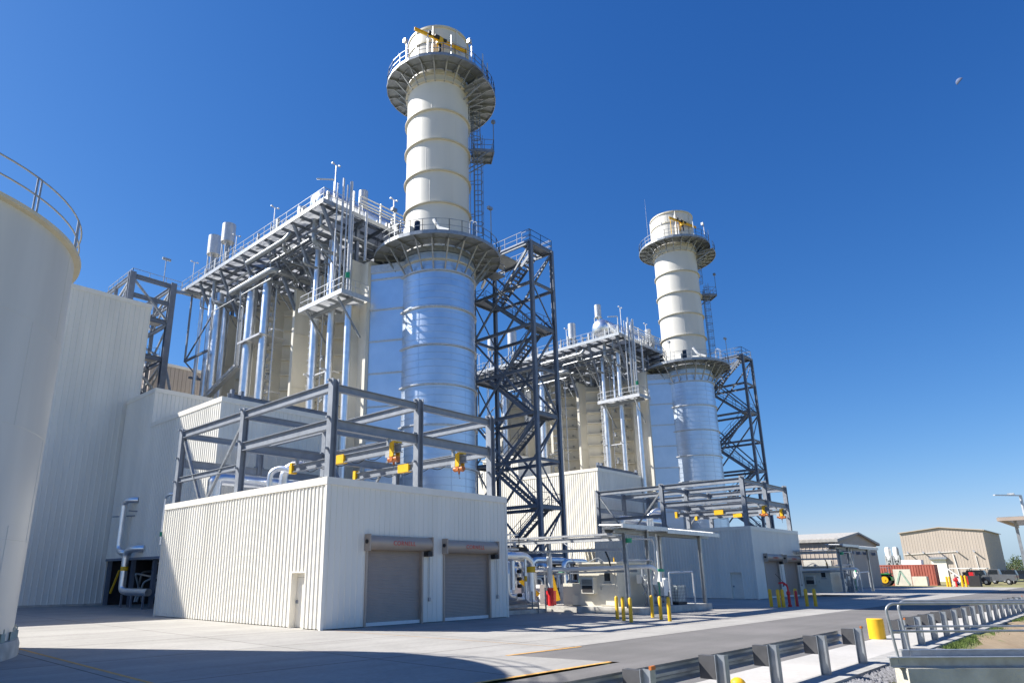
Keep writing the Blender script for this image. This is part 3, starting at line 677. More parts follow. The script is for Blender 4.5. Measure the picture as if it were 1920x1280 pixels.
mb = MB(); mb.cyl((80.9-4.2, 37.6+1.5, 44.7), (80.9-4.2, 37.6+1.5, 51.5), .03, .01, 6)
tag(mb.build('whip_antenna', 'galvb'), 'thin vertical whip antenna on the top deck of the far chimney', 'antenna')

# ------------------------------------------------------------------ stair tower
def stair_tower():
    x0, x1, y0, y1, zT = 42.5, 45.5, 32.7, 39.5, 30.1
    lv = [3.6, 7.3, 11.0, 14.8, 18.6, 22.4, 26.2]
    t = thing('stair_tower', 'stairs', 'stair tower', ((x0+x1)/2, (y0+y1)/2, 0))
    c = MB()
    for x in (x0, x1):
        for y in (y0, y1): c.ibeam((x, y, 0), (x, y, zT), .29, .31, .035, (0, 1, 0))
    c.buildn('column', 'dark', t)
    b = MB()
    for z in lv+[zT-.15]:
        for x in (x0, x1): b.ibeam((x, y0+.17, z), (x, y1-.17, z), .16, .27, .025)
        for y in (y0, y1): b.ibeam((x0+.16, y, z), (x1-.16, y, z), .16, .24, .025)
    b.buildn('beam', 'dark', t)
    br = MB(); zz = [0.2]+lv+[zT-.2]
    for i in range(len(zz)-1):
        a, d = zz[i], zz[i+1]
        if i % 2 == 0 and i+2 < len(zz):
            e = zz[i+2]
            for x in (x0, x1):
                br.bar((x, y0, a), (x, y1, e-.1), .15); br.bar((x, y1, a), (x, y0, e-.1), .15)
        for y in (y0, y1):
            br.bar((x0, y, a), (x1, y, d), .09) if i % 2 else br.bar((x1, y, a), (x0, y, d), .09)
    br.buildn('brace', 'dark', t)
    # stairs: flights between landings at both ends
    prev = 0
    for i, z in enumerate(lv+[30.1]):
        up_ = i % 2 == 0; ya, yb = (y0+1.0, y1-1.2) if up_ else (y1-1.2, y0+1.0)
        xa = x0+.35+(0.0 if up_ else 1.25); xb = xa+.95
        f = MB()
        for xx in (xa, xb): f.bar((xx, ya, prev), (xx, yb, z), .05, .28)
        n = 15
        for k in range(1, n):
            y = ya+(yb-ya)*k/n; zz_ = prev+(z-prev)*k/n; f.box(xa, y-.13, zz_-.02, xb, y+.13, zz_+.015)
        fo = f.build('stair_flight', 'dark', t, smooth=False)
        h = MB()
        for xx in (xa, xb):
            for hh in (.5, 1.0): h.bar((xx, ya, prev+hh), (xx, yb, z+hh), .04)
            for k in range(5): y = ya+(yb-ya)*k/4; z_ = prev+(z-prev)*k/4; h.bar((xx, y, z_), (xx, y, z_+1.0), .04)
        h.build('handrail', 'dark', fo)
        yy0, yy1 = (y1-1.2, y1) if up_ else (y0, y0+1.0)
        l = MB(); l.box(x0+.1, yy0, z-.04, x1-.1, yy1, z)
        lo = l.build('landing', 'dark', t)
        l = MB(); l.bar((x0+.1, yy0, z-.12), (x1-.1, yy0, z-.12), .08, .2); l.bar((x0+.1, yy1, z-.12), (x1-.1, yy1, z-.12), .08, .2); l.build('landing_beam', 'dark', lo)
        r_ = MB(); e = yy1 if up_ else yy0; o_ = yy0 if up_ else yy1
        rails(r_, [(x0+.1, o_), (x0+.1, e), (x1-.1, e), (x1-.1, o_)], z, 1.07, 1.4, .02, toe=False); r_.build('railing', 'dark', lo)
        prev = z
    # bridge to the chimney deck and roof platform
    b = MB(); b.box(40.6, 35.6, 27.5, 42.4, 36.8, 27.55); b.box(x0-.1, y1-3.4, zT-.1, x1+.1, y1-1.2, zT-.03); po = b.buildn('walkway', 'plate', t)[0]
    r_ = MB(); rails(r_, [(40.8, 35.6), (42.4, 35.6)], 27.55); rails(r_, [(40.8, 36.8), (42.4, 36.8)], 27.55)
    rails(r_, [(x0-.1, y1-1.2), (x0-.1, y0), (x1+.1, y0), (x1+.1, y1), (x0-.1, y1)], zT, 1.07, 1.5, .02); r_.build('railing', 'dark', po)
    b = MB(); b.bar((39.5, 34.5, 29.1), (44.5, 41.5, 29.1), .25, .3); b.bar((40.3, 34.3, 29.1), (45.3, 41.0, 29.1), .2, .3); b.buildn('cable_tray', 'galvb', t)
    return t
tw1 = stair_tower(); tw1['label'] = 'dark steel open stair tower right of the nearest chimney'
tw2 = dup(tw1, (D, 0, 0), 'dark steel open stair tower right of the far chimney, against blue sky')

# ------------------------------------------------------------------ heat recovery boiler with its service deck
def make_boiler():
    rnd = random.Random(5)
    zD, DX0, DX1, DY0, DY1 = 31.7, 27.4, 47.2, 42.1, 68.5
    t = thing('recovery_boiler', 'boiler', 'boiler', (38, 54, 0))
    fins = [64.6, 60.2, 55.6, 51.0, 47.0, 42.5]
    pts = [(44, 41.0), (44, 65.2), (31.6, 65.2)]
    cor = []
    for i, y in enumerate(fins):
        pts += [(31.0, y+.3), (31.0, y)]
        if i < len(fins)-1:
            yn = fins[i+1]; pts += [(32.5, y-.02), (34.1, y-1.9), (34.1, yn+.35)]; cor.append((32.5, y-.02, 34.1, y-1.9))
    pts += [(31.6, 42.3), (31.6, 41.0)]
    MB().poly(pts, 0, 27.2).build('casing', 'casing', t, smooth=False)
    fn = MB(); lg = MB(); st = MB()
    for i, y in enumerate(fins):
        zt_ = 28.9 if i < 3 else 27.6
        fn.box(30.86, y-.04, 0, 31.0, y+.34, zt_); fn.box(31.0, y+.03, 27.2, 34.0, y+.27, zt_)
    fn.buildn('stiffener_fin', 'casing', t, 2)
    for (xa, ya, xb, yb) in cor:
        for k in range(18):
            z = 1.0+k*1.5
            lg.bar((xa-.10, ya-.20, z), (xb-.14, yb-.18, z), .42, .12); st.box(xb-.7, yb+.28, z+.35, xb-.4, yb+.40, z+.5)
    lg.buildn('wall_ledge', 'casing', t); st.buildn('lifting_lug', 'galv', t)
    mb = MB()
    for i, y in enumerate(fins[:-1]):
        for k in range(5): mb.box(31.05, y-.06, 3.2+k*5, 32.4, y-.02, 3.28+k*5)
    mb.build('seam_strip', 'casing', t)
    # inlet duct behind
    MB().add([(32, 65.2, 0), (43, 65.2, 0), (43, 72, 0), (32, 72, 0), (32, 65.2, 25.5), (43, 65.2, 25.5), (42, 72, 17), (33, 72, 17)], [(0, 3, 2, 1), (4, 5, 6, 7), (0, 1, 5, 4), (1, 2, 6, 5), (2, 3, 7, 6), (3, 0, 4, 7)]).build('inlet_duct', 'casing', t, smooth=False)
    mb = MB()
    for k in range(6): z = 3+k*4; mb.box(31.86, 65.4, z, 32, 71-k*.2, z+.2)
    mb.build('duct_rib', 'casing', t)
    # transition duct to the chimney, silver cladding
    du = MB(); zt_ = 26.7
    P = [(31.62, 40.98), (33.35, 37.9), (36.0, 38.5), (38.65, 37.9), (43.9, 40.98)]
    du.poly(P, 0, zt_); do = du.build('transition_duct', 'clad', t, smooth=False)
    mb = MB(); mb.bar((31.58, 41.0, zt_-.35), (33.3, 37.85, zt_-.35), .12, .7)
    k = 0
    while 1+k*2.68 < 25.6: z = 1.3+k*2.68; mb.bar((31.58, 41.0, z), (33.3, 37.85, z), .14, .10); k += 1
    mb.buildn('duct_band', 'galvb', do); MB().box(31.3, 40.9, 0, 31.62, 41.25, 27.0).build('corner_post', 'casing', do)
    # steelwork over the casing
    cl = MB()
    for x in (31.6, 36, 40, 44.5):
        for y in (43, 47.2, 51.5, 56, 60.5, 64.8): cl.ibeam((x, y, 27.0), (x, y, zD-.4), .28, .28, .03, (0, 1, 0))
    cl.buildn('column', 'dark', t)
    gd = MB()
    for x in (31.6, 36, 40, 44.5): gd.ibeam((x, DY0+.1, zD-.50), (x, DY1-.1, zD-.50), .28, .6, .035)
    for x in (28.9, 33.8, 38, 42.3): gd.ibeam((x, DY0+.1, zD-.30), (x, DY1-.1, zD-.30), .16, .3, .02)
    gd.buildn('girder', 'dark', t)  # galvanised girders in the dark coat: shade under the deck put into the colour
    jo = MB(); y = DY0+.6
    while y < DY1: jo.ibeam((DX0+.05, y, zD-.22), (DX1-.05, y, zD-.20), .10, .26, .018); y += 1.45
    jo.buildn('joist', 'dark', t)
    dk = MB(); dk.box(DX0, DY0, zD-.04, DX1, DY1, zD); do = dk.build('service_deck', 'grating', t)
    e = MB(); e.box(DX0-.08, DY0-.08, zD-.34, DX0, DY1+.08, zD+.04); e.box(DX0, DY0-.08, zD-.34, DX1, DY0, zD+.04); e.box(DX0, DY1, zD-.34, DX1, DY1+.08, zD+.04); e.box(DX1, DY0-.08, zD-.34, DX1+.08, DY1+.08, zD+.04)
    e.buildn('edge_channel', 'galv', do)
    r_ = MB(); rails(r_, [(DX0+.05, DY1), (DX0+.05, DY0+.05), (DX1, DY0+.05), (DX1, DY1)], zD, 1.1, 1.9, .02); r_.build('railing', 'galv', do)
    # diagonal props under the overhang
    b = MB()
    for y in (42.6, 46.9, 51.0, 55.6, 60.2, 64.6): b.bar((DX0+.3, y, zD-.35), (31.0, y+.1, 25.4), .24, .24)
    b.buildn('prop', 'dark', t)
    # horizontal under-deck piping and trays: dense, so many runs
    P_ = MB()
    for i in range(76):
        z = rnd.uniform(27.6, 30.9); r = rnd.choice((.05, .07, .09, .12, .16))
        if rnd.random() < .5:
            y = rnd.uniform(42.8, 66); xa = rnd.uniform(28.2, 33); P_.tube([(xa, y, z+rnd.uniform(.3, 1)), (xa, y, z), (xa+rnd.uniform(4, 11), y, z)], r, 7, .3)
        else:
            x = rnd.uniform(28.0, 43); ya = rnd.uniform(43, 58); L = rnd.uniform(4, 9); P_.tube([(x, ya, z), (x, ya+L, z), (x, ya+L, z-rnd.uniform(.3, 2))], r, 7, .3)
    P_.buildn('pipe_run', 'galv', t)
    P_ = MB()
    for i in range(26):
        x = rnd.uniform(31.5, 42); y = rnd.uniform(43, 62); P_.bar((x, y, 27.2), (x, y, 31), rnd.choice((.06, .1, .14)))
    for i in range(10):
        x = rnd.uniform(32, 41); y = rnd.uniform(44, 62); P_.bar((x, y, rnd.uniform(28.2, 30)), (x+rnd.uniform(1, 4), y+rnd.uniform(-.5, .5), rnd.uniform(28.2, 30.6)), .4, .25)
    P_.buildn('hanger', 'dark', t)
    # large jacketed headers
    P_ = MB()
    P_.tube([(28.2, 58.4, 28.6), (28.2, 50.9, 28.6), (37, 50.9, 28.6)], .30, 14, .6)
    P_.tube([(27.6, 54.6, 30.3), (27.6, 47.9, 30.3), (27.9, 47.7, 30.9)], .20, 12, .3)
    P_.tube([(28.6, 45.0, 31.4), (28.6, 45.0, 29.2), (36, 45.0, 29.2)], .22, 12, .5)
    P_.tube([(28.2, 43.5, 31.2), (28.2, 43.5, 30.0), (37, 43.5, 30.0)], .13, 10, .4)
    P_.tube([(28.3, 62.5, 31.2), (28.3, 62.5, 29.0), (28.9, 61.5, 28.6), (36, 61.5, 28.6)], .2, 12, .5)
    P_.tube([(28.1, 49.0, 31.2), (28.1, 49.0, 29.7), (36, 49.0, 29.7)], .16, 10, .4)
    P_.buildn('header_pipe', 'galv', t)
    # vertical downcomers in aluminium jackets
    P_ = MB()
    for x, y, r, z0, z1 in ((29, 55.7, .50, 0, 29.6), (29, 53.0, .40, 0, 29.6), (30, 46.3, .36, 0, 22.9), (29.9, 46.3, .24, 23, 30), (30, 43.95, .29, 0, 30), (30, 41.6, .27, 0, 22.9), (30.2, 44.9, .13, 23.5, 30), (29, 62.6, .45, 0, 30), (29, 64.2, .34, 0, 30), (28.6, 65.6, .20, 0, 30.4), (30.2, 63.3, .34, 0, 30)):
        P_.cyl((x, y, z0), (x, y, z1), r, n=18)
    P_.buildn('downcomer', 'pipe', t)
    P_ = MB()
    for x, y, r, z0, z1 in ((28.6, 41.9, .06, 24, 33.6), (28.9, 41.5, .08, 24, 34.0), (29.2, 41.3, .06, 24, 33.4), (29.5, 41.2, .13, 23.7, 33.8), (29.1, 41.7, .05, 24, 34.0), (29.9, 41.4, .09, 24, 31), (31.0, 41.0, .12, 27, 31.5), (29.6, 52.3, .08, 8, 28), (30.1, 47.0, .07, 2, 27), (30.6, 46.7, .07, 2, 27), (30.3, 45.6, .05, 2, 30)):
        P_.cyl((x, y, z0), (x, y, z1), r, n=10)
    P_.buildn('riser', 'galvb', t)
    ba = MB(); ba.cyl((29.5, 41.2, 25.0), (29.5, 41.2, 25.5), .175, n=14, caps=False); ba.cyl((30, 46.3, 12), (30, 46.3, 12.5), .3, n=14, caps=False); ba.buildn('band', 'green', t)
    # clutter of valves and brackets between the pipes
    v = MB()
    for i in range(26):
        y = rnd.choice((54.4, 46.9, 45.2)); z = 3+rnd.random()*21; x = 30.1+rnd.random()*.5
        v.cyl((x-.2, y, z), (x+.3, y, z), .10, n=8); v.box(x-.1, y-.1, z, x+.1, y+.1, z+.35); v.cyl((x, y, z+.3), (x, y, z+.36), .2, n=10)
    v.buildn('valve', 'galv', t, 3)
    v = MB()
    for z in (6, 12, 18, 24): 
        for ya, yb in ((53, 55.7), (43.95, 46.3)): v.bar((30.0, ya, z), (30.0, yb, z), .12); v.bar((29.2, yb, z), (31, yb, z), .14); v.bar((29.2, ya, z), (31, ya, z), .14)
    v.build('pipe_guide', 'galvb', t)
    # brackets, rungs and small trays stacked up the wall between the downcomers
    v = MB()
    for i in range(26):
        z = 2+i*1.02; v.box(29.7, 54.1, z, 30.9, 54.7, z+.12); v.box(30.3, 54.2, z+.12, 30.6, 54.5, z+.55)
    v.buildn('wall_bracket', 'galvb', t, 2)
    v = MB()
    for i in range(24):
        z = 3+i*1.0; v.box(29.9, 46.75, z, 30.9, 47.0, z+.08); v.bar((29.9, 46.8, z), (30.9, 46.8, z+.5), .05)
    v.buildn('tray_bracket', 'galv', t, 2)
    v = MB()
    for i, (y, z) in enumerate(((43.2, 25.6), (44.6, 26.4), (47.6, 26.0), (49.5, 26.8), (52.0, 25.8), (54.0, 26.9), (57.5, 26.2), (59.0, 27.0), (62.0, 26.4), (48.4, 27.6), (51.4, 28.0), (45.6, 27.8))):
        v.bar((31.0, y, z), (28.0+(i % 3)*.5, y, z+2.6), .09); v.bar((28.2, y, z+2.2), (31.5, y, z+2.2), .12, .16)
    v.buildn('knee_brace', 'galv', t, 2)
    v = MB()
    for i in range(12):
        x = 28.3+i*.22; v.bar((x, 43+i*.6, 30.2-(i % 4)*.35), (x, 52+i*1.1, 30.2-(i % 4)*.35), .09 if i % 2 else .2, .06)
    v.buildn('conduit_run', 'dark', t)
    # small bracket platform on the two thick pipes, and a cable tray
    v = MB(); v.box(28.3, 52.4, 22.95, 31, 56.4, 23.0); v.bar((28.3, 52.4, 22.9), (28.3, 56.4, 22.9), .1, .2); po = v.build('pipe_platform', 'galvb', t)
    v = MB(); v.bar((29.5, 58.4, 21.3), (27.0, 66, 15.4), .5, .10); v.bar((29.2, 58.4, 21.5), (26.7, 66, 15.6), .05, .25); v.bar((29.8, 58.4, 21.5), (27.3, 66, 15.6), .05, .25); v.build('cable_tray', 'galvb', t)
    v = MB(); v.tube([(29.5, 59.0, 21.4), (29.5, 59.0, 27.6), (29.5, 58.2, 27.6), (29.5, 58.2, 21.4)], .10, 8, .3)
    for k in range(9): v.bar((29.5, 58.3+k*.08, 21.4), (29.5, 58.3+k*.08, 27.4), .03)
    v.build('cable_loop', 'galv', t)
    v = MB(); v.bar((28.0, 65.6, 21.5), (31, 65.6, 21.5), .2, .2); v.bar((28.0, 62, 23.5), (28.0, 67, 23.5), .2, .2); v.bar((28.0, 67, 23.5), (31, 65, 19.5), .14); v.bar((28.0, 67, 23.5), (28.0, 67, 31), .16); v.bar((28.0, 62, 27.0), (28.0, 67, 23.5), .12); v.bar((31, 64.9, 0), (31, 64.9, 31), .26); v.buildn('support_steel', 'dark', t)
    # mid platform
    mp = MB(); mp.box(28.5, 40.5, 23.50, 31.2, 46.4, 23.55); mo = mp.build('mid_platform', 'grating', t)
    e = MB(); e.box(28.42, 40.42, 23.22, 28.5, 46.48, 23.6); e.box(28.5, 40.42, 23.22, 31.2, 40.5, 23.6); e.box(28.5, 46.4, 23.22, 31.2, 46.48, 23.6); e.buildn('edge_channel', 'galvb', mo)
    e = MB()
    for y in (41.2, 42.6, 44.2, 45.8): e.ibeam((28.5, y, 23.38), (31.2, y, 23.38), .12, .22, .02)
    e.ibeam((29.6, 40.5, 23.1), (29.6, 46.4, 23.1), .18, .36, .02)
    e.bar((28.7, 41.3, 23.2), (31.1, 41.4, 20.4), .14); e.bar((28.7, 45.6, 23.2), (31.1, 45.6, 20.4), .14); e.buildn('support_beam', 'galv', mo)
    e = MB(); rails(e, [(31.1, 46.4), (28.52, 46.4), (28.52, 40.52), (31.1, 40.52)], 23.55, 1.1, 1.3, .022); e.build('railing', 'galvb', mo)
    lad = MB()
    for s_ in (-.23, .23): lad.bar((30.6, 46.9+s_, 0), (30.6, 46.9+s_, 24.6), .06)
    for k in range(80): lad.bar((30.6, 46.67, .3+k*.3), (30.6, 47.13, .3+k*.3), .025)
    z = 3
    while z < 24:
        q = [(30.6-.0, 46.55), (30.25, 46.5), (29.95, 46.7), (29.85, 46.9), (29.95, 47.1), (30.25, 47.3), (30.6, 47.25)]
        for a_, b_ in zip(q, q[1:]): lad.bar((*a_, z), (*b_, z), .02, .06)
        z += 1.1
    lad.build('caged_ladder', 'galvb', t)
    # things standing on the service deck
    s = MB()
    s.cyl((28.9, 64.9, 35.2), (28.9, 64.9, 37.35), .68, n=24); s.cyl((28.2, 60.3, 34.7), (28.2, 60.3, 36.7), .68, n=24); s.cyl((31.6, 52, 34.3), (31.6, 52, 36.6), .55, n=24)
    s.cyl((38.8, 52, 39.6), (38.8, 52, 41.6), .50, n=24); s.cyl((38, 43.6, 33.3), (38, 43.6, 35.2), .42, n=20); s.cyl((39.4, 43.8, 33.2), (39.4, 43.8, 34.6), .36, n=20); s.cyl((34.0, 49, 34.2), (34.0, 49, 35.6), .42, n=20)
    s.buildn('silencer', 'galvb', t)
    s = MB()
    for x, y, z in ((28.9, 64.9, 35.2), (28.2, 60.3, 34.7), (31.6, 52, 34.3), (38.8, 52, 39.6), (38, 43.6, 33.3), (39.4, 43.8, 33.2), (34, 49, 34.2)):
        for a_, b_ in ((-.4, -.4), (.4, -.4), (.4, .4), (-.4, .4)): s.bar((x+a_, y+b_, zD), (x+a_, y+b_, z), .09)
        s.bar((x-.4, y-.4, zD), (x+.4, y-.4, z), .06); s.bar((x-.4, y-.4, zD), (x-.4, y+.4, z), .06); s.cyl((x, y, zD), (x, y, z), .14, n=10)
    s.buildn('silencer_stand', 'galv', t, 7)
    s = MB(); pr = [(0.01, 0)]
    n = 24; xs_ = [(29.0, .02), (29.06, .45), (29.25, .85), (29.55, 1.13), (29.95, 1.28), (30.4, 1.32), (44.5, 1.32), (45.3, .9), (45.5, .02)]
    vs = []; 
    for x, r in xs_:
        for i in range(n): vs.append((x, 46.2+r*math.cos(2*math.pi*i/n), 34.0+r*math.sin(2*math.pi*i/n)))
    fs = [(a*n+i, a*n+(i+1) % n, (a+1)*n+(i+1) % n, (a+1)*n+i) for a in range(len(xs_)-1) for i in range(n)]
    s.add(vs, fs); s.build('steam_drum', 'pipe', t)
    s = MB()
    for i in range(48):
        if i < 24: x = rnd.choice((28.1, 28.5, 29.0)); y = rnd.uniform(42.6, 67)
        else: x = rnd.uniform(28, 46); y = rnd.choice((42.6, 43.0, 43.6))
        hh = rnd.uniform(.7, 1.9); w_ = rnd.uniform(.05, .16)
        if rnd.random() < .5: s.cyl((x, y, zD), (x, y, zD+hh), w_, n=9)
        else: s.box(x-w_, y-w_, zD, x+w_, y+w_, zD+hh)
    s.buildn('deck_equipment', 'galv', t)
    s = MB()
    for hh in (1.3, 1.6, 1.9, 2.3): s.tube([(31.5, 42.7, zD+.3), (31.5, 42.7, zD+hh), (43.5, 42.7, zD+hh), (43.5, 42.7, zD+.4)], .07, 7, .3)
    for x in (31, 34, 37, 40, 43): s.bar((x, 42.9, zD), (x, 42.9, zD+2.6), .12)
    s.tube([(43.6, 43.2, zD), (43.6, 43.2, zD+2.3), (44.8, 43.2, zD+2.3), (44.8, 43.2, zD)], .08, 7, .2); s.tube([(29.0, 43.0, zD), (29.0, 43.0, zD+2.9), (27.6, 43.6, zD+2.6)], .07, 7, .2); s.build('deck_pipe_rack', 'galvb', t)
    s = MB()
    for i in range(16):
        y = 43.5+i*1.5; s.tube([(28.0, y, zD), (28.0, y, zD+rnd.uniform(.9, 1.6)), (29.2, y, zD+1.2), (29.2, y, zD)], .045, 6, .2)
    s.build('vent_loop', 'galvb', t)
    for (x, y, h_) in ((27.6, 50.2, 2.6), (27.6, 57.2, 2.4), (27.6, 66.4, 2.7), (28.6, 42.3, 3.8), (35, 42.3, 3.2)):
        s = MB(); s.bar((x, y, zD), (x, y, zD+h_), .06); s.bar((x-.35, y, zD+h_), (x+.35, y, zD+h_), .05); s.box(x-.42, y-.07, zD+h_, x-.25, y+.08, zD+h_+.10); s.box(x+.25, y-.07, zD+h_, x+.42, y+.08, zD+h_+.10); s.build('floodlight', 'galvb', t)
    return t
bo1 = make_boiler(); bo1['label'] = 'tall cream recovery boiler with pipe-hung deck and silver pipes, left of the nearest chimney'
bo2 = dup(bo1, (D, 0, 0), 'cream recovery boiler with round drum on its deck, left of the far chimney')

# rear access tower and filter house
def rear_tower():
    x0, x1, y0, y1, zT = 22.1, 26.3, 68.0, 76.5, 32.0
    t = thing('access_tower', 'dark steel access tower behind the tall turbine hall, left of the boiler deck', 'steel tower', (24, 72, 0))
    c = MB()
    for x in (x0, x1):
        for y in (y0, y1): c.ibeam((x, y, 0), (x, y, zT), .6, .55, .07, (0, 1, 0))
    for x in (x0, x1): c.ibeam((x, (y0+y1)/2, 0), (x, (y0+y1)/2, zT-.4), .3, .3, .04, (0, 1, 0))
    c.buildn('column', 'dark', t)
    b = MB()
    for z in (15.5, 19.5, 23.5, 27.5, 29.6, 31.6):
        for x in (x0, x1): b.ibeam((x, y0+.3, z), (x, y1-.3, z), .25, .4, .03)
        for y in (y0, y1): b.ibeam((x0+.3, y, z), (x1-.3, y, z), .25, .45, .03)
    b.buildn('beam', 'dark', t)
    b = MB()
    for i, z in enumerate((11.5, 15.5, 19.5, 23.5, 27.5)):
        for x in (x0, x1): b.bar((x, y0, z) if i % 2 else (x, y1, z), (x, y1, z+4) if i % 2 else (x, y0, z+4), .2)
        for y in (y0, y1): b.bar((x0, y, z) if i % 2 else (x1, y, z), (x1, y, z+4) if i % 2 else (x0, y, z+4), .2)
    for i, z in enumerate((11.5, 15.5, 19.5, 23.5, 27.5)):
        for x in (x0, x1): b.bar((x, y0, z+4) if i % 2 else (x, y1, z+4), (x, (y0+y1)/2, z) , .16); b.bar((x, (y0+y1)/2, z), (x, y1, z+4) if i % 2 else (x, y0, z+4), .16)
        b.bar((x0, (y0+y1)/2, z), (x1, (y0+y1)/2, z+4), .14); b.bar((x0, y0, z+2), (x1, y1, z+2), .14)
    b.bar((26.5, 68, 22.8), (29.2, 66.5, 12), .25); b.bar((26.5, 68, 31.2), (29, 67, 31.2), .3)
    b.buildn('brace', 'galv', t)
    f = MB()
    for z in (19.6, 23.6, 27.6):
        f.box(x0+.3, y0+.3, z, x1-.3, y0+2, z+.06)
        for k in range(14): y = y0+2+k*.35; f.box(x0+2.2, y, z+.06+k*.27, x1-.6, y+.28, z+.10+k*.27)
        f.bar((x0+2.2, y0+2, z), (x0+2.2, y0+7, z+3.8), .06, .3); f.bar((x1-.6, y0+2, z), (x1-.6, y0+7, z+3.8), .06, .3)
    f.build('stair_flight', 'galvb', t, smooth=False)
    r_ = MB(); rails(r_, [(x0+.5, y1), (x0+.5, y0+1.5), (x1+1.5, y0+1.5)], zT, 1.1, 1.5, .025)
    for z in (19.6, 23.6, 27.6): rails(r_, [(x0+.4, y0+.4), (x1-.4, y0+.4)], z, 1.1, 1.4, .02)
    r_.build('railing', 'galv', t)
    s = MB(); s.bar((25.8, 69.5, zT), (25.8, 69.5, zT+3.3), .07); s.box(25.4, 69.4, zT+3.1, 26.3, 69.6, zT+3.35); s.build('floodlight', 'galv', t)
    return t
rt1 = rear_tower(); dup(rt1, (D, 0, 0), 'dark steel access tower glimpsed behind the first stair tower, left of the far boiler')
def filter_house(off):
    t = thing('filter_house', 'tan ribbed metal building seen behind the access tower, left of the boiler pipes', 'building', (34, 86, 0))
    mb = MB(); mb.wall((29.5, 92), (29.5, 80), 0, 26.6, .5, .05); mb.wall((29.5, 80), (40, 80), 0, 26.6, .5, .05); mb.build('wall', 'tan_siding', t)
    MB().box(29.4, 79.9, 26.6, 40, 92, 26.95).build('roof', 'trim', t); MB().box(29.6, 80.1, 0, 39.9, 91.9, 26.5).build('core', 'tan_siding', t)
    return t
filter_house(0)

# ------------------------------------------------------------------ process yard between the units
def slab(name, label, x0, y0, x1, y1, h):
    mb = MB(); mb.box(x0, y0, -.05, x1, y1, h); return tag(mb.build(name, 'conc'), label, 'concrete slab')
def copyset(objs, off, labels):
    for o, l in zip(objs, labels): dup(o, off, l)
YD = 38.3
sl1 = slab('concrete_plinth', 'low concrete plinth under the nearer flat canopy', 34.4, 20.0, 43.3, 24.0, .35)
sl2 = slab('concrete_plinth', 'low concrete plinth under the nearer ivory equipment cabin', 34.6, 24.0, 41, 28.0, .3)
def canopy():
    t = thing('steel_canopy', 'canopy', 'canopy', (38.5, 21.5, .35))
    c = MB()
    for x, y in ((34.2, 20.5), (36.3, 20.3), (38.9, 20.9), (43.0, 20.3)): c.ibeam((x, y, .35), (x, y, 4.5), .2, .2, .025)
    c.buildn('post', 'galv', t)
    c = MB(); c.ibeam((32.9, 20.35, 4.42), (44.5, 20.35, 4.42), .14, .2, .02); c.ibeam((32.9, 20.95, 4.42), (44.5, 20.95, 4.42), .14, .2, .02)
    for x in (34.2, 38.9, 43.0): c.ibeam((x, 19.8, 4.56), (x, 21.1, 4.56), .12, .14, .02)
    c.buildn('beam', 'galv', t)
    r_ = MB(); n = 60
    for i in range(n):
        x = 32.7+i*11.8/n; w_ = 11.8/n
        r_.add([(x, 19.7, 4.66), (x+w_*.5, 19.7, 4.66), (x+w_*.6, 19.7, 4.71), (x+w_*.9, 19.7, 4.71), (x+w_, 19.7, 4.66), (x, 21.2, 4.72), (x+w_*.5, 21.2, 4.72), (x+w_*.6, 21.2, 4.77), (x+w_*.9, 21.2, 4.77), (x+w_, 21.2, 4.72)], [(0, 1, 6, 5), (1, 2, 7, 6), (2, 3, 8, 7), (3, 4, 9, 8)])
    ro = r_.build('roof_sheet', 'galvb', t, smooth=False)
    r_ = MB(); r_.box(32.6, 19.58, 4.52, 37.6, 19.70, 4.74); r_.box(37.6, 19.62, 4.42, 44.6, 19.70, 4.66); r_.build('gutter', 'galvb', ro)
    return t
ca1 = canopy(); ca1['label'] = 'nearer galvanised flat canopy on slim posts, behind the six yellow bollards'
ca2 = dup(ca1, (YD, 0, 0), 'far galvanised flat canopy beside the tractor, right of the shaded building')
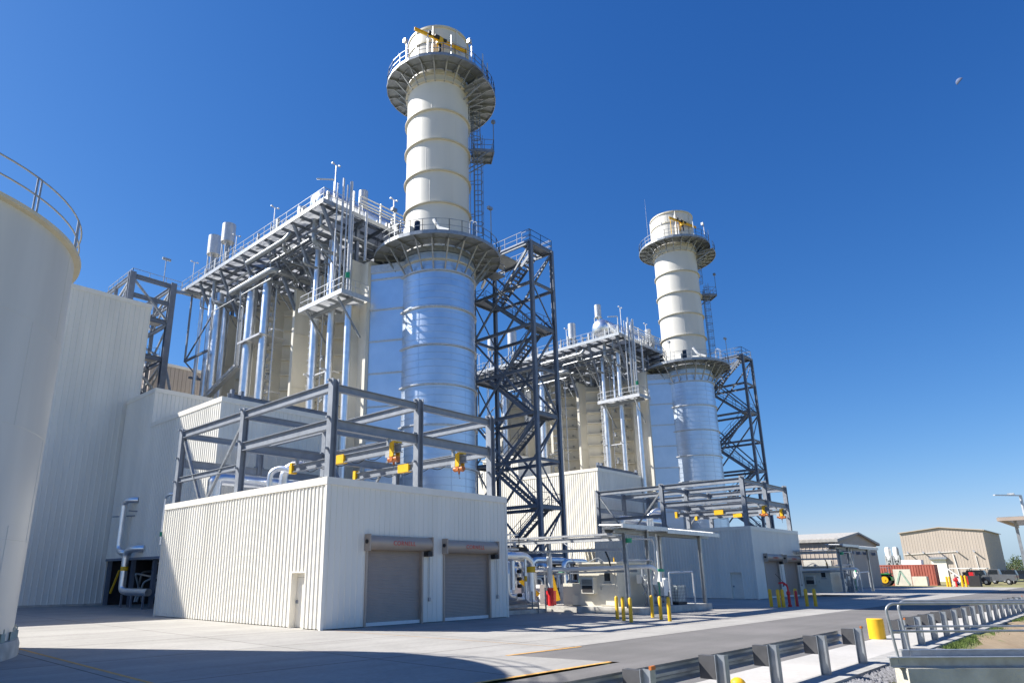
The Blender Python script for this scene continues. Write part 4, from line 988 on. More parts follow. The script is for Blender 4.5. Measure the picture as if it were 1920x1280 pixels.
def rack():
    t = thing('pipe_rack', 'rack', 'pipe rack', (34.2, 24, 0))
    b = MB()
    b.ibeam((34.0, 20.6, 4.05), (34.0, 29.5, 4.05), .16, .26, .025); b.ibeam((34.0, 20.6, 3.45), (34.0, 29.5, 3.45), .14, .16, .02); b.bar((33.4, 20.6, 4.25), (33.4, 30.5, 4.25), .5, .10)
    for y in (21.4, 24, 26.7): b.bar((33.3, y, 4.12), (36.2, y, 4.12), .1, .12)
    b.buildn('beam', 'galvb', t)
    b = MB(); b.ibeam((34.9, 26.3, 2.2), (34.9, 26.3, 4.2), .2, .2, .02); b.buildn('post', 'galv', t)
    b = MB(); b.cyl((34.9, 26.3, 1.35), (34.9, 26.3, 3.2), .17, n=14); b.build('white_post_cover', 'white', t)
    b = MB(); b.cyl((34.9, 26.3, .12), (34.9, 26.3, 1.35), .18, n=14); b.build('red_post_base', 'red', t)
    b = MB(); b.box(34.5, 26.0, 0, 35.3, 26.7, .14); b.build('footing', 'conc', t)
    b = MB(); b.tube([(35.0, 27.6, 2.36), (35.0, 19.45, 2.52), (35.5, 19.4, 2.3), (35.7, 19.7, 1.6)], .12, 10, .2); b.build('main_pipe', 'white', t)
    b = MB(); b.bar((35.05, 27.4, 2.15), (35.05, 20.3, 2.30), .14, .12); b.build('pipe_support', 'galv', t)
    b = MB(); b.tube([(34.3, 20.6, 4.0), (34.8, 20.2, 4.05), (36.4, 20.0, 4.05), (36.5, 20.0, 3.8), (36.5, 20.0, 2.6)], .045, 8, .2)
    b.tube([(34.4, 21, 2.85), (36.4, 20.1, 2.9), (36.4, 20.1, 2.5)], .045, 8, .15)
    b.tube([(35.0, 25.2, 3.95), (35.0, 24.6, 3.6), (35.0, 24.7, 2.9), (35.2, 24.2, 2.75)], .035, 7, .2)
    b.tube([(33.8, 28.2, 4.1), (33.8, 27.6, 2.5), (34.0, 27.5, 2.4)], .1, 8, .3); b.buildn('branch_pipe', 'galvb', t)
    b = MB(); b.tube([(34.2, 21.8, 3.4), (34.4, 21.7, 2.9), (34.6, 21.8, 2.7), (34.8, 21.9, 2.6)], .045, 6, .2); b.build('black_hose', 'black', t)
    b = MB(); b.cyl((34.3, 20.3, 3.8), (34.3, 20.3, 4.05), .18, n=14); b.cyl((36.9, 19.9, 2.25), (36.9, 19.9, 2.4), .2, n=12); b.bar((37.3, 20.3, .5), (37.3, 20.3, 2.1), .05)
    b.cyl((35.9, 26.3, 2.24), (35.9, 26.0, 2.24), .12, n=10); b.buildn('green_valve', 'green', t)
    return t
ra1 = rack(); ra1['label'] = 'pale pipe rack with red and white post and long white pipe, beside near canopy'
ra2 = dup(ra1, (YD, 0, 0), 'pipe rack with a long white pipe beside the far canopy')
def cabin():
    x, y0, y1, x1, z0, z1 = 35.4, 21.9, 24.5, 40.2, .35, 2.72
    t = thing('equipment_cabin', 'cabin', 'equipment cabin', (38, 23, z0))
    MB().box(x, y0, z0, x1, y1, z1).build('body', 'offwhite', t)
    MB().box(x-.12, y0-.12, z1, x1+.1, y1+.12, z1+.09).build('roof', 'offwhite', t)
    d = MB(); d.box(x-.04, y0+.12, z0+.05, x, y0+1.15, z1-.25); do = d.build('door', 'offwhite', t)
    d = MB(); d.box(x-.055, y0+.42, 1.75, x-.04, y0+.80, 2.25); d.build('window', 'glass', do)
    d = MB(); d.box(x-.07, y0+.36, 1.60, x-.04, y0+.86, 1.68); d.cyl((x-.08, y0+1.05, 1.25), (x-.08, y0+1.05, 1.45), .02, n=6); d.build('handle', 'galv', do)
    a = MB(); a.box(x-.42, y0+1.35, 1.05, x, y0+2.2, 1.95); ao = a.build('air_conditioner', 'casing', t)
    a = MB(); a.box(x-.44, y0+1.42, 1.12, x-.42, y0+2.13, 1.5)
    for k in range(6): a.box(x-.44, y0+1.42, 1.56+k*.05, x-.42, y0+2.13, 1.58+k*.05)
    a.build('grille', 'shade', ao)
    c = MB(); c.box(x+.4, y1, z0, x+1.6, y1+1.5, 1.6); c.box(x+.2, y1+.1, z0, x+.6, y1+.7, .9); c.build('side_cabinet', 'offwhite', t)
    c = MB(); c.tube([(x+.3, y0+.3, z1+.09), (x+.3, y0+.3, z1+.35)], .035, 8); c.build('beacon', 'yellow', t)
    c = MB(); c.cyl((x+.5, y0+1.4, z1+.09), (x+.5, y0+1.4, z1+.22), .12, n=12); c.tube([(x+.6, y0+1.0, z1), (x+.6, y0+1.6, z1+.4), (x+.2, y0+2.1, z1+.05)], .03, 6, .2); c.build('roof_vent', 'galv', t)
    return t
cb1 = cabin(); cb1['label'] = 'ivory equipment cabin with a small dark window and air conditioner, below the white pipe'
cb2 = dup(cb1, (YD, 0, 0), 'far ivory equipment cabin with a small dark window, right of the shaded building')
def analysers():
    rnd = random.Random(11)
    t = thing('analyser_skid', 'skid', 'instrument skid', (38, 20.6, .35))
    b = MB()
    for x, y, w_, h_, z in ((36.9, 20.8, .22, .35, 1.5), (37.3, 21.4, .35, .5, 1.6), (38.2, 20.5, .2, .9, .9), (37.9, 21.2, .25, .25, 1.9), (38.6, 20.6, .18, .8, 1.1)):
        b.box(x-w_, y-.12, z, x+w_, y+.12, z+h_)
    b.buildn('instrument_box', 'white', t)
    b = MB()
    for i in range(12):
        x = 36.6+i*.21; b.tube([(x, 20.2+rnd.random(), .4), (x, 20.2+rnd.random(), .8+rnd.random()*1.4), (x+rnd.uniform(-.4, .4), 20.5+rnd.random(), .8+rnd.random()*1.3)], rnd.choice((.02, .03, .04)), 6, .1)
    b.buildn('tubing', 'galv', t)
    b = MB(); b.cyl((36.9, 20.7, .7), (37.9, 20.7, .7), .22, n=16); b.cyl((37.9, 20.7, .7), (38.3, 20.7, .7), .14, n=12); b.box(36.8, 20.5, .35, 38.3, 20.9, .5); b.build('pump', 'steel', t)
    b = MB()
    for i in range(5): x = 36.8+i*.35; b.cyl((x, 21, 1.4+rnd.random()*.8), (x, 21, 1.55+rnd.random()*.8+.2), .09, n=10)
    b.buildn('gauge', 'steel', t)
    b = MB(); b.tube([(38.0, 20.0, .4), (38.0, 20.0, 2.2), (40.9, 19.95, 2.25), (40.9, 19.95, .4)], .05, 8, .1); b.build('pipe_frame', 'galvb', t)
    b = MB(); b.tube([(37.2, 20.2, 4.4), (37.2, 20.2, 2.2)], .04, 6); b.box(37.1, 20.1, 1.7, 37.35, 20.3, 2.3); b.build('junction_box', 'white', t)
    return t
sk1 = analysers(); sk1['label'] = 'cluttered instrument skid with tubing and white boxes under the near canopy'
sk2 = dup(sk1, (YD, 0, 0), 'cluttered instrument skid under the far canopy, left of the green tractor')
def tote():
    t = thing('liquid_tote', 'milky plastic liquid tote in a wire cage under the near canopy', 'tote', (40.0, 20.8, .35))
    MB().box(39.5, 20.35, .52, 40.5, 21.35, 1.45).build('tank', 'plastic', t)
    b = MB()
    for k in range(6):
        z = .55+k*.18; b.bar((39.45, 20.3, z), (40.55, 20.3, z), .022); b.bar((39.45, 20.3, z), (39.45, 21.4, z), .022); b.bar((40.55, 20.3, z), (40.55, 21.4, z), .022)
    for k in range(7):
        x = 39.45+k*1.1/6; b.bar((x, 20.3, .5), (x, 20.3, 1.48), .022); y = 20.3+k*1.1/6; b.bar((39.45, y, .5), (39.45, y, 1.48), .022)
    b.build('cage', 'steel', t); MB().box(39.45, 20.3, .35, 40.55, 21.4, .50).build('pallet', 'black', t)
    return t
tote()
def vessel_skid():
    t = thing('vessel_skid', 'shiny insulated vessels and bent pipes on a skid, right of the near roll-up doors', 'process skid', (31.5, 26.8, 0))
    MB().box(29.2, 25.5, -.05, 33.3, 28.6, .22).build('plinth', 'conc', t)
    b = MB()
    for x, y, r, h_ in ((30.8, 27.6, .55, 3.1), (32.3, 27.6, .5, 3.0)): b.lathe(x, y, [(.01, .5), (r, .7), (r, h_), (r*.7, h_+.25), (.01, h_+.35)], 24)
    b.buildn('vessel', 'clad', t)
    b = MB(); b.tube([(29.5, 26.2, 3.15), (32.4, 26.2, 3.15), (32.9, 26.2, 2.8), (32.9, 26.2, .5)], .27, 16, .5)
    b.tube([(30.3, 25.9, 2.2), (30.3, 25.9, .95), (31.2, 26.0, .9), (31.5, 26.6, .95)], .2, 12, .4); b.tube([(31.1, 26.1, 2.9), (31.1, 26.1, 1.3)], .15, 12)
    b.tube([(31.9, 25.8, 3.0), (31.9, 25.8, .7), (32.2, 25.8, .6), (33.0, 25.8, .6)], .08, 10, .15); b.tube([(30.0, 27.0, 3.6), (31.2, 27.0, 3.7), (31.6, 27.0, 3.3)], .24, 14, .4); b.cyl((29.6, 26.7, .75), (32.8, 26.7, .75), .33, n=18)
    b.buildn('insulated_pipe', 'pipe', t)
    b = MB(); b.cyl((32.9, 26.2, 2.25), (32.9, 26.2, 2.6), .28, n=16, caps=False); b.cyl((31.9, 25.8, 1.75), (31.9, 25.8, 2.05), .09, n=10, caps=False); b.buildn('band', 'yellow', t)
    b = MB(); r_ = MB(); rails(b, [(29.6, 26.3), (32.0, 26.3), (32.0, 27.4)], 3.5, .9, .8, .02); b.build('railing', 'galvb', t)
    b = MB(); b.bar((32.2, 25.6, .2), (32.2, 25.6, 1.2), .06); b.bar((32.5, 25.4, 0), (32.5, 25.4, .9), .06); b.bar((33.2, 25.4, 0), (33.2, 25.4, 1.4), .06); b.bar((29.5, 25.8, .4), (33, 25.8, .4), .15); b.buildn('pipe_stand', 'galv', t)
    b = MB()
    for z in (1.0, 1.5, 1.9, 2.3): b.cyl((31.45, 26.0, z), (31.45, 25.8, z), .11, n=10)
    b.buildn('valve', 'black', t)
    b = MB(); b.box(32.6, 27.0, 3.5, 33.6, 28.0, 3.75); b.build('fan_box', 'black', t)
    return t
vessel_skid()
t = thing('fire_cabinet', 'red fire hose cabinet on the ground beside the white and red post', 'fire cabinet', (35.9, 27.0, 0))
MB().box(35.75, 26.9, .05, 36.25, 27.3, 1.15).build('cabinet', 'red', t); MB().box(35.8, 26.87, .1, 36.2, 26.9, 1.1).build('door', 'red', t)
t = thing('stair_guard', 'yellow sloping stair guard rails behind the white and red post', 'stair rail', (36, 28, 0))
b = MB(); b.bar((34.6, 29.0, 2.1), (35.4, 27.6, .9), .12, .25); b.bar((37.2, 28.0, 2.3), (37.4, 27.6, .5), .12, .3); b.buildn('guard', 'yellow', t)
t = thing('service_pipe', 'slim vertical pipe pair with a green band left of the ivory cabin', 'pipe', (37.1, 26.0, 0))
b = MB(); b.tube([(36.3, 25.0, 0), (36.3, 25.0, 2.2)], .1, 10); b.tube([(36.9, 24.9, 0), (36.9, 24.9, 2.2)], .08, 10); b.buildn('pipe', 'galvb', t)
MB().cyl((36.3, 25, 1.6), (36.3, 25, 1.9), .112, n=10, caps=False).build('band', 'green', t)
for i in range(3):    # machinery seen in the gloom behind the cabin
    x = 38.5+random.random()*6; y = 29+random.random()*5
    b = MB(); hh = random.uniform(.8, 2.2); b.box(x-.4, y-.4, 0, x+.4, y+.4, hh*.6); b.cyl((x, y, hh*.6), (x, y, hh), .3, n=14); b.tube([(x, y, hh), (x, y, hh+.5), (x+1.2, y, hh+.5)], .08, 8, .2)
    tag(b.build('machinery', ('galv', 'offwhite', 'steel')[i % 3]), ('grey', 'ivory', 'dark grey')[i % 3]+' machine with a bent pipe in the shade behind the near ivory cabin', 'machinery', 'machinery in the shade behind the near cabin')


def yard_piping():
    rnd = random.Random(21)
    t = thing('yard_piping', 'dense tangle of silver pipes and valves at the foot of the near stair tower', 'piping', (38, 30, 0))
    b = MB()
    for i in range(30):
        x = rnd.uniform(33.5, 42); y = rnd.uniform(28.5, 34); z1 = rnd.uniform(.8, 3.2); r = rnd.choice((.05, .08, .12, .17, .22)); L = rnd.uniform(1.5, 4.5)
        if rnd.random() < .5: b.tube([(x, y, 0), (x, y, z1), (x+L, y, z1), (x+L, y, z1*.4)], r, 10, r*3)
        else: b.tube([(x, y, 0), (x, y, z1), (x, y+L*.7, z1), (x, y+L*.7, z1+.6)], r, 10, r*3)
    b.buildn('pipe', 'pipe', t)
    b = MB()
    for i in range(22):
        x = rnd.uniform(33.5, 42); y = rnd.uniform(28.2, 33); z = rnd.uniform(.6, 2.4)
        b.cyl((x, y, z), (x, y, z+.35), .09, n=8); b.cyl((x, y, z+.35), (x, y, z+.39), .2, n=12); b.box(x-.12, y-.12, z-.25, x+.12, y+.12, z)
    b.buildn('valve', 'steel', t, 3)
    b = MB()
    for i in range(9):
        x = 34+i*.95; b.bar((x, 28.9, 0), (x, 28.9, 2.6), .09); b.bar((x, 31, 0), (x, 31, 2.6), .09); b.bar((x, 28.9, 2.6), (x, 31, 2.6), .09)
    b.buildn('pipe_support', 'galv', t, 3)
    b = MB()
    for k in range(3):
        x = 34.2+k*2.6; b.box(x, 28.6, .1, x+.7, 28.9, 1.5)
    b.buildn('control_cabinet', 'white', t)
    return t
yp1 = yard_piping()
dup(yp1, (YD, 0, 0), 'tangle of silver pipes behind the far ivory cabin and canopy')
t = thing('hose_loops', 'pale corrugated hose loops on the sunlit annex wall right of the stair tower', 'hoses', (62, 44, 3.5))
b = MB()
for k in range(3): b.tube([(20.1+D, 43.6-k*.5, 3.0), (19.6+D, 43.6-k*.5, 4.6), (19.4+D, 43.3-k*.5, 5.0), (19.3+D, 42.9-k*.5, 4.2), (19.4+D, 42.8-k*.5, 2.4)], .13, 10, .5)
b.buildn('hose', 'offwhite', t)

# bollards
def bollard(x, y, label, r=.085, h=1.07, group='yellow bollards in front of the near canopy', m='yellow'):
    b = MB(); b.lathe(x, y, [(r, 0), (r, h-.06), (r*.8, h-.02), (r*.4, h+.015), (.005, h+.02)], 16)
    return tag(b.build('bollard', m), label, 'bollard', group)
for k, (x, y) in enumerate(((30.63, 19.06), (29.77, 18.18), (29.0, 17.33), (32.87, 18.39), (31.59, 17.23), (30.78, 16.35))):
    bollard(x, y, '%s slim yellow bollard of the %s trio, in front of the near canopy' % (('left', 'middle', 'right')[k % 3], ('left', 'right')[k//3]))
for k, (x, y) in enumerate(((48.24, 18.21), (47.78, 17.53), (47.95, 17.32), (50.6, 17.4), (50.42, 16.68), (50.75, 16.25))):
    bollard(x, y, ('leftmost yellow bollard of the far row by the hydrant', 'yellow bollard just left of the red hydrant, rear of the pair', 'yellow bollard just left of the red hydrant, front of the pair', 'yellow bollard right of the red post, rear of the pair', 'yellow bollard right of the red post, front of the pair', 'rightmost yellow bollard of the far row by the hydrant')[k], .11, 1.12, 'yellow bollards around the hydrant')
bollard(49.95, 17.15, 'plain red post between the hydrant and the right yellow bollards', .09, 1.0, None, 'red')
t = thing('fire_hydrant', 'red hydrant with a monitor nozzle between the yellow bollards', 'hydrant', (49.0, 17.3, 0))
MB().lathe(49.0, 17.3, [(.13, 0), (.13, .12), (.09, .16), (.09, .75), (.14, .8), (.12, .95), (.01, 1.05)], 16).build('barrel', 'red', t)
b = MB(); b.tube([(49, 17.3, .9), (49, 17.3, 1.3), (48.8, 17.45, 1.55), (48.5, 17.65, 1.5)], .06, 8, .15); b.lathe(48.9, 17.4, [(.10, 1.35), (.15, 1.38), (.15, 1.42), (.10, 1.45)], 14); b.build('nozzle', 'red', t)
b = MB(); b.tube([(48.8, 17.4, 1.5), (48.2, 17.7, 2.1)], .015, 6); b.build('lever', 'black', t)
t = thing('marker_barrel', 'short fat yellow marker post on the near verge beyond the handrail', 'marker post', (27.05, 6.75, 0))
MB().lathe(27.0, 6.85, [(.25, 0), (.25, .62), (.23, .64), (.01, .64)], 28).build('drum', 'yellow', t)
bollard(10.25, 6.35, 'yellow post top at the bottom edge of the photo, left of the guardrail', .27, .47, None)
bollard(14.2, 6.2, 'low yellow domed cap seen under the near guardrail', .14, .12, None)

# ------------------------------------------------------------------ guardrail
def wbeam(mb, x0, x1, y, z):
    prof = [(.0, -.155), (-.02, -.15), (-.08, -.10), (-.08, -.06), (-.01, -.02), (-.01, .02), (-.08, .06), (-.08, .10), (-.02, .15), (.0, .155)]
    n = len(prof); vs = []
    for x in (x0, x1):
        vs += [(x, y-a, z+c_) for a, c_ in prof]
    mb.add(vs, [(i, i+1, n+i+1, n+i) for i in range(n-1)])
    vs = []
    for x in (x0, x1): vs += [(x, y-a-.006, z+c_) for a, c_ in prof]
    mb.add(vs, [(i+1, i, n+i, n+i+1) for i in range(n-1)])
def guard(label, posts, x0, x1):
    t = thing('guardrail', label, 'guardrail', ((x0+x1)/2, 5.3, 0), 'guardrails along the road')
    mb = MB(); wbeam(mb, x0, x1, 5.72, .60); mb.build('rail', 'galv', t)
    p = MB()
    for x in posts: p.ibeam((x, 5.30, -.02), (x, 5.30, .82), .15, .17, .012, (0, 1, 0))
    p.buildn('post', 'galv', t)
    p = MB()
    for x in posts: p.box(x-.075, 5.39, .44, x+.075, 5.66, .80)
    p.buildn('spacer_block', 'block', t)
    r_ = MB()
    for x in (posts[0], posts[-1]): r_.box(x-.06, 5.2, .82, x+.06, 5.24, .87)
    r_.buildn('reflector', 'orange', t)
    return t
guard('nearest guardrail section, four thick posts, ending before the yellow marker', [9.2, 11.6, 13.85, 16.6, 19.3], 7.5, 19.45)
guard('long guardrail section receding beyond the handrail', [23.6+i*1.9 for i in range(15)], 24.4, 50.8)
# ------------------------------------------------------------------ footbridge with handrails over the ditch
t = thing('footbridge', 'galvanised footbridge deck with tubular handrails over the ditch, lower right corner', 'footbridge', (17, 3, .3))
dv = Vector((.697, -.717, 0)).normalized(); P0 = Vector((17.1, 4.1, 0)); Q0 = Vector((18.8, 4.25, 0)); Lb = 8
def off(p, s_, z): q = p+dv*s_; return (q.x, q.y, z)
Qs = Q0
mb = MB(); mb.add([off(P0, 0, .24), off(Q0, 0, .24), off(Q0, Lb-1, .24), off(P0, Lb, .24), off(P0, 0, .27), off(Q0, 0, .27), off(Q0, Lb-1, .27), off(P0, Lb, .27)], [(0, 3, 2, 1), (4, 5, 6, 7), (0, 1, 5, 4), (1, 2, 6, 5), (2, 3, 7, 6), (3, 0, 4, 7)]); mb.build('deck', 'galvb', t)
mb = MB(); mb.ibeam(off(P0, -.1, .33), off(P0, Lb, .33), .14, .20, .016); mb.ibeam(off(Q0, -.1, .33), off(Q0, Lb-1, .33), .14, .22, .016); mb.buildn('side_channel', 'galv', t)
mb = MB(); nq = Vector((dv.y, -dv.x, 0))
for nm, p0_, L_ in (('handrail', P0, Lb), ('handrail', Q0, Lb-1)):
    mb = MB(); mb.tube([off(p0_, .1, .3), off(p0_, .0, 1.38), off(p0_, .12, 1.48), off(p0_, L_, 1.48)], .028, 12, .12)
    mb.tube([off(p0_, .05, .93), off(p0_, L_, .93)], .024, 10)
    for s_ in (3.6, 6.5): mb.tube([off(p0_, s_, .35), off(p0_, s_, 1.48)], .032, 10)
    mb.build(nm, 'galv', t)
w0 = Vector((17.25, 4.1, 0))
mb = MB(); a_ = P0+dv*0.15+nq*0.16; b_ = P0+dv*Lb+nq*.16; c_ = b_-nq*.45; d_ = a_-nq*.45
mb.poly([(a_.x, a_.y), (b_.x, b_.y), (c_.x, c_.y), (d_.x, d_.y)], -1.6, .225)
tag(mb.build('abutment_wall', 'conc'), 'raw stained concrete headwall under the footbridge, lower right corner', 'concrete wall')
mb = MB(); k1 = P0+dv*2.9+nq*.085; k2 = P0+dv*3.2+nq*.085
mb.add([(k1.x, k1.y, .26), (k2.x, k2.y, .26), (k2.x, k2.y, .39), (k1.x, k1.y, .39)], [(0, 1, 2, 3)]); mb.build('sticker', 'white', t)
# gravel strip and grass
mb = MB(); rnd = random.Random(3)
for i in range(5200):
    x = 9+rnd.random()*16; y = 4.83-abs(rnd.gauss(0, .40))*(1 if x < 21 else .5); r = rnd.uniform(.018, .05); z = terr_z(x, y)+r*.3
    u = [Vector((rnd.uniform(-1, 1), rnd.uniform(-1, 1), rnd.uniform(-.6, 1))).normalized()*r for _ in range(4)]
    mb.add([(x+r, y, z), (x-r*.6, y+r*.8, z), (x-r*.5, y-r*.9, z), (x+u[0].x*.4, y+u[0].y*.4, z+r*1.1)], [(0, 1, 3), (1, 2, 3), (2, 0, 3)])
tag(mb.build('gravel', 'gravel', smooth=False), 'grey gravel strip along the kerb behind the guardrail', 'gravel', kind='stuff')
mb = MB()
for i in range(15000):
    x = 10+rnd.random()**1.4*38; y = rnd.uniform(1.5, 4.6) if x < 23 else 4.78-abs(rnd.gauss(0, .17))
    if math.sin(x*.9+1.3*math.sin(y*1.7))+math.cos(y*1.9+x*.35) < -.25: continue
    z = terr_z(x, y); h_ = rnd.uniform(.04, .13); a = rnd.random()*6.28; w_ = .012; dx, dy = math.cos(a)*w_, math.sin(a)*w_; lx, ly = rnd.uniform(-.07, .07), rnd.uniform(-.07, .07)
    mb.add([(x-dx, y-dy, z-.02), (x+dx, y+dy, z-.02), (x+lx, y+ly, z+h_)], [(0, 1, 2)])
tag(mb.build('grass', 'grass', smooth=False), 'ragged green grass on the ditch slope', 'grass', kind='stuff')

# ------------------------------------------------------------------ distant buildings
def gable_x(t, x0, x1, y0, y1, ze, zr, m, ov=.5):   # ridge runs along Y
    xm = (x0+x1)/2
    mb = MB(); mb.wall((x0, y1), (x0, y0), 0, ze, .6, .05); mb.wall((x0, y0), (x1, y0), 0, lambda s_: ze+(zr-ze)*(1-abs(s_-(x1-x0)/2)/((x1-x0)/2)), .6, .05); mb.wall((x1, y0), (x1, y1), 0, ze, .6, .05); mb.build('wall', m, t)
    mb = MB(); mb.add([(x0-ov, y0-ov, ze-.1), (xm, y0-ov, zr+.1), (xm, y1, zr+.1), (x0-ov, y1, ze-.1), (x1+ov, y0-ov, ze-.1), (x1+ov, y1, ze-.1), (x0-ov, y0-ov, ze-.5), (xm, y0-ov, zr-.15), (x1+ov, y0-ov, ze-.5), (x0-ov, y1, ze-.5), (x1+ov, y1, ze-.5)],
        [(0, 1, 2, 3), (1, 4, 5, 2), (0, 6, 7, 1), (1, 7, 8, 4), (0, 3, 9, 6), (4, 8, 10, 5)]); mb.build('roof', 'kerbc', t, smooth=False)
t = thing('warehouse', 'long tan metal warehouse with shaded gable end, right of the shaded door building', 'building', (120, 50, 0))
gable_x(t, 110.4, 132.0, 31.5, 84, 7.0, 8.2, 'tan_siding')
mb = MB(); mb.box(110.28, 32.4, 0, 110.36, 36.2, 4.0); mb.build('overhead_door', 'casing', t)
for x in (113.5, 116.8, 120.2, 123.8, 128.6):
    mb = MB(); mb.box(x-.3, 30.9, 4.9, x+.3, 31.45, 5.3); mb.build('wall_lamp', 'dark', t)
t = thing('warehouse', 'large tan metal warehouse with sunlit gable wall, far right behind the parked vehicles', 'building', (222, 36, 0))
mb = MB(); L = 17.6
mb.wall((210, 44.2), (210, 26.6), 0, lambda s_: 12.3+.85*(1-abs(s_-8.8)/8.8), .6, .03); mb.wall((210, 26.6), (237, 26.6), 0, 12.3, .6, .03); mb.build('wall', 'tan_siding', t)
mb = MB(); mb.add([(209.6, 44.5, 12.2), (209.6, 35.4, 13.3), (209.6, 26.2, 12.2), (237.4, 44.5, 12.2), (237.4, 35.4, 13.3), (237.4, 26.2, 12.2), (209.6, 44.5, 12.0), (209.6, 35.4, 13.1), (209.6, 26.2, 12.0), (237.4, 26.2, 12.0)], [(0, 1, 4, 3), (1, 2, 5, 4), (0, 6, 7, 1), (1, 7, 8, 2), (2, 8, 9, 5)]); mb.build('roof', 'tan_siding', t, smooth=False)
mb = MB(); mb.box(209.8, 35.2, 0, 209.9, 38.3, 5.4); do = mb.build('overhead_door', 'trim', t)
mb = MB(); mb.box(209.2, 34.9, 5.4, 209.95, 38.6, 5.9); mb.build('door_canopy', 'steel', do)
mb = MB()
for y in (43.2, 39.8, 36.4, 32.7, 29.3): mb.bar((209.9, y, 7.3), (208.9, y-.5, 6.9), .16, .3)
mb.buildn('wall_lamp', 'steel', t)
mb = MB(); mb.bar((209.85, 44, 6.7), (209.85, 32.7, 7.2), .1); mb.bar((209.85, 33.5, 6.6), (209.85, 33.0, 1), .15); mb.bar((209.85, 29.0, 6.2), (209.85, 28.8, 1), .1); mb.buildn('conduit', 'white', t)
for k, (x, y) in enumerate(((230, 52.1), (230, 50.1))):
    t = thing('silo', '%s slim white silo with a framed base between the two warehouses' % ('left', 'right')[k], 'silo', (x, y, 0), 'slim white silos')
    b = MB(); b.lathe(x, y, [(.75, 5.6), (.75, 8.8), (.5, 9.3), (.01, 9.4)], 18); b.build('vessel', 'white', t)
    b = MB()
    for a, c_ in ((-.7, -.7), (.7, -.7), (.7, .7), (-.7, .7)): b.bar((x+a, y+c_, 0), (x+a, y+c_, 7), .25)
    b.bar((x-.7, y-.7, 4), (x-.7, y+.7, 6.8), .2); b.bar((x-.7, y+.7, 4), (x-.7, y-.7, 6.8), .2); b.buildn('leg', 'galvb', t)
    b = MB(); b.cyl((x, y, 0), (x, y, 5.6), .45, n=14); b.build('discharge_pipe', 'galv', t)
# container, boards, tractor
def corrug_box(t, x0, x1, y0, y1, z0, z1, m):
    mb = MB(); mb.wall((x0, y1-.1), (x0, y0+.1), z0+.15, z1-.12, .42, -.07, flat=.5); mb.wall((x0+.1, y0), (x1-.1, y0), z0+.15, z1-.12, .42, -.07, flat=.5); mb.build('side_panel', m, t)
    mb = MB(); mb.box(x0+.05, y0+.05, z1-.1, x1, y1, z1-.02)
    for x, y in ((x0, y0), (x1-.14, y0), (x0, y1-.14)): mb.box(x, y, z0, x+.14, y+.14, z1)
    mb.box(x0-.02, y0, z1-.16, x0+.08, y1, z1); mb.box(x0-.02, y0, z0, x0+.08, y1, z0+.18); mb.box(x0, y0-.02, z1-.16, x1, y0+.08, z1); mb.box(x0, y0-.02, z0, x1, y0+.08, z0+.18); mb.build('frame', m, t)
t = thing('shipping_container', 'long rust red corrugated shipping container below the far warehouse', 'container', (147, 31, 0)); corrug_box(t, 146, 148.8, 26.4, 36.5, 0, 3.55, 'rust')
t = thing('shipping_container', 'second rust red container butted to the left end of the long one', 'container', (147, 40, 0)); corrug_box(t, 146.3, 149, 36.8, 41.0, 0, 3.4, 'rust')
t = thing('shipping_container', 'dark red container end behind the tractor, mostly hidden by canopy posts', 'container', (142, 38, 0)); corrug_box(t, 141, 143.5, 34.6, 40.0, 0, 3.0, 'rust')
mb = MB(); mb.poly([(147.5, 28.5), (149.5, 28.5), (149.5, 31.6), (147.5, 31.6)], 3.5, 4.4); tag(mb.build('white_cover', 'white'), 'white cover resting on the red container roof', 'cover')
t = thing('leaning_panel', 'tall white panel with green stripes leaning on the red container', 'panel', (141, 30.3, 0))
mb = MB(); mb.poly([(141, 31.7), (141, 29.1), (141.2, 29.1), (141.2, 31.7)], 0, 2.75); mb.build('panel', 'offwhite', t)
mb = MB(); mb.bar((140.96, 31.4, .3), (140.96, 30.6, 2.5), .06, .25); mb.bar((140.96, 30.6, 2.5), (140.96, 29.5, .2), .06, .25); mb.build('stripe', 'stripe', t)
mb = MB(); mb.box(141, 26.9, 0, 142.6, 29.0, 1.55); tag(mb.build('storage_bin', 'offwhite'), 'low white bin right of the striped white panel', 'bin')
t = thing('tractor', 'green tractor with yellow wheels parked before the red container', 'tractor', (138, 33, 0))
for y, r, w_ in ((32.3, 1.02, .5), (34.4, .55, .35)):
    for s_ in (0, 1.7):
        b = MB(); prof = []
        b.cyl((137.3+s_, y, r), (137.3+s_+w_, y, r), r, n=28); wo = b.build('wheel', 'black', t)
        b = MB(); b.cyl((137.24+s_, y, r), (137.3+s_+w_+.03, y, r), r*.55, n=20); b.build('rim', 'yellow', wo)
        b = MB(); b.cyl((137.18+s_, y, r), (137.3+s_+.03, y, r), r*.16, n=12); b.build('hub', 'yellow', wo)
b = MB(); b.add([(137.7, 32.4, .9), (138.6, 32.4, .9), (138.6, 35.2, .8), (137.7, 35.2, .8), (137.7, 32.4, 2.0), (138.6, 32.4, 2.0), (138.5, 35.2, 1.5), (137.8, 35.2, 1.5)], [(0, 3, 2, 1), (4, 5, 6, 7), (0, 1, 5, 4), (1, 2, 6, 5), (2, 3, 7, 6), (3, 0, 4, 7)]); b.build('bonnet', 'tractor', t)
b = MB(); b.box(137.3, 31.2, .9, 139, 32.4, 1.5); b.box(137.1, 31.4, 1.9, 137.7, 32.9, 2.1); b.box(138.7, 31.4, 1.9, 139.3, 32.9, 2.1); b.build('fender', 'tractor', t)
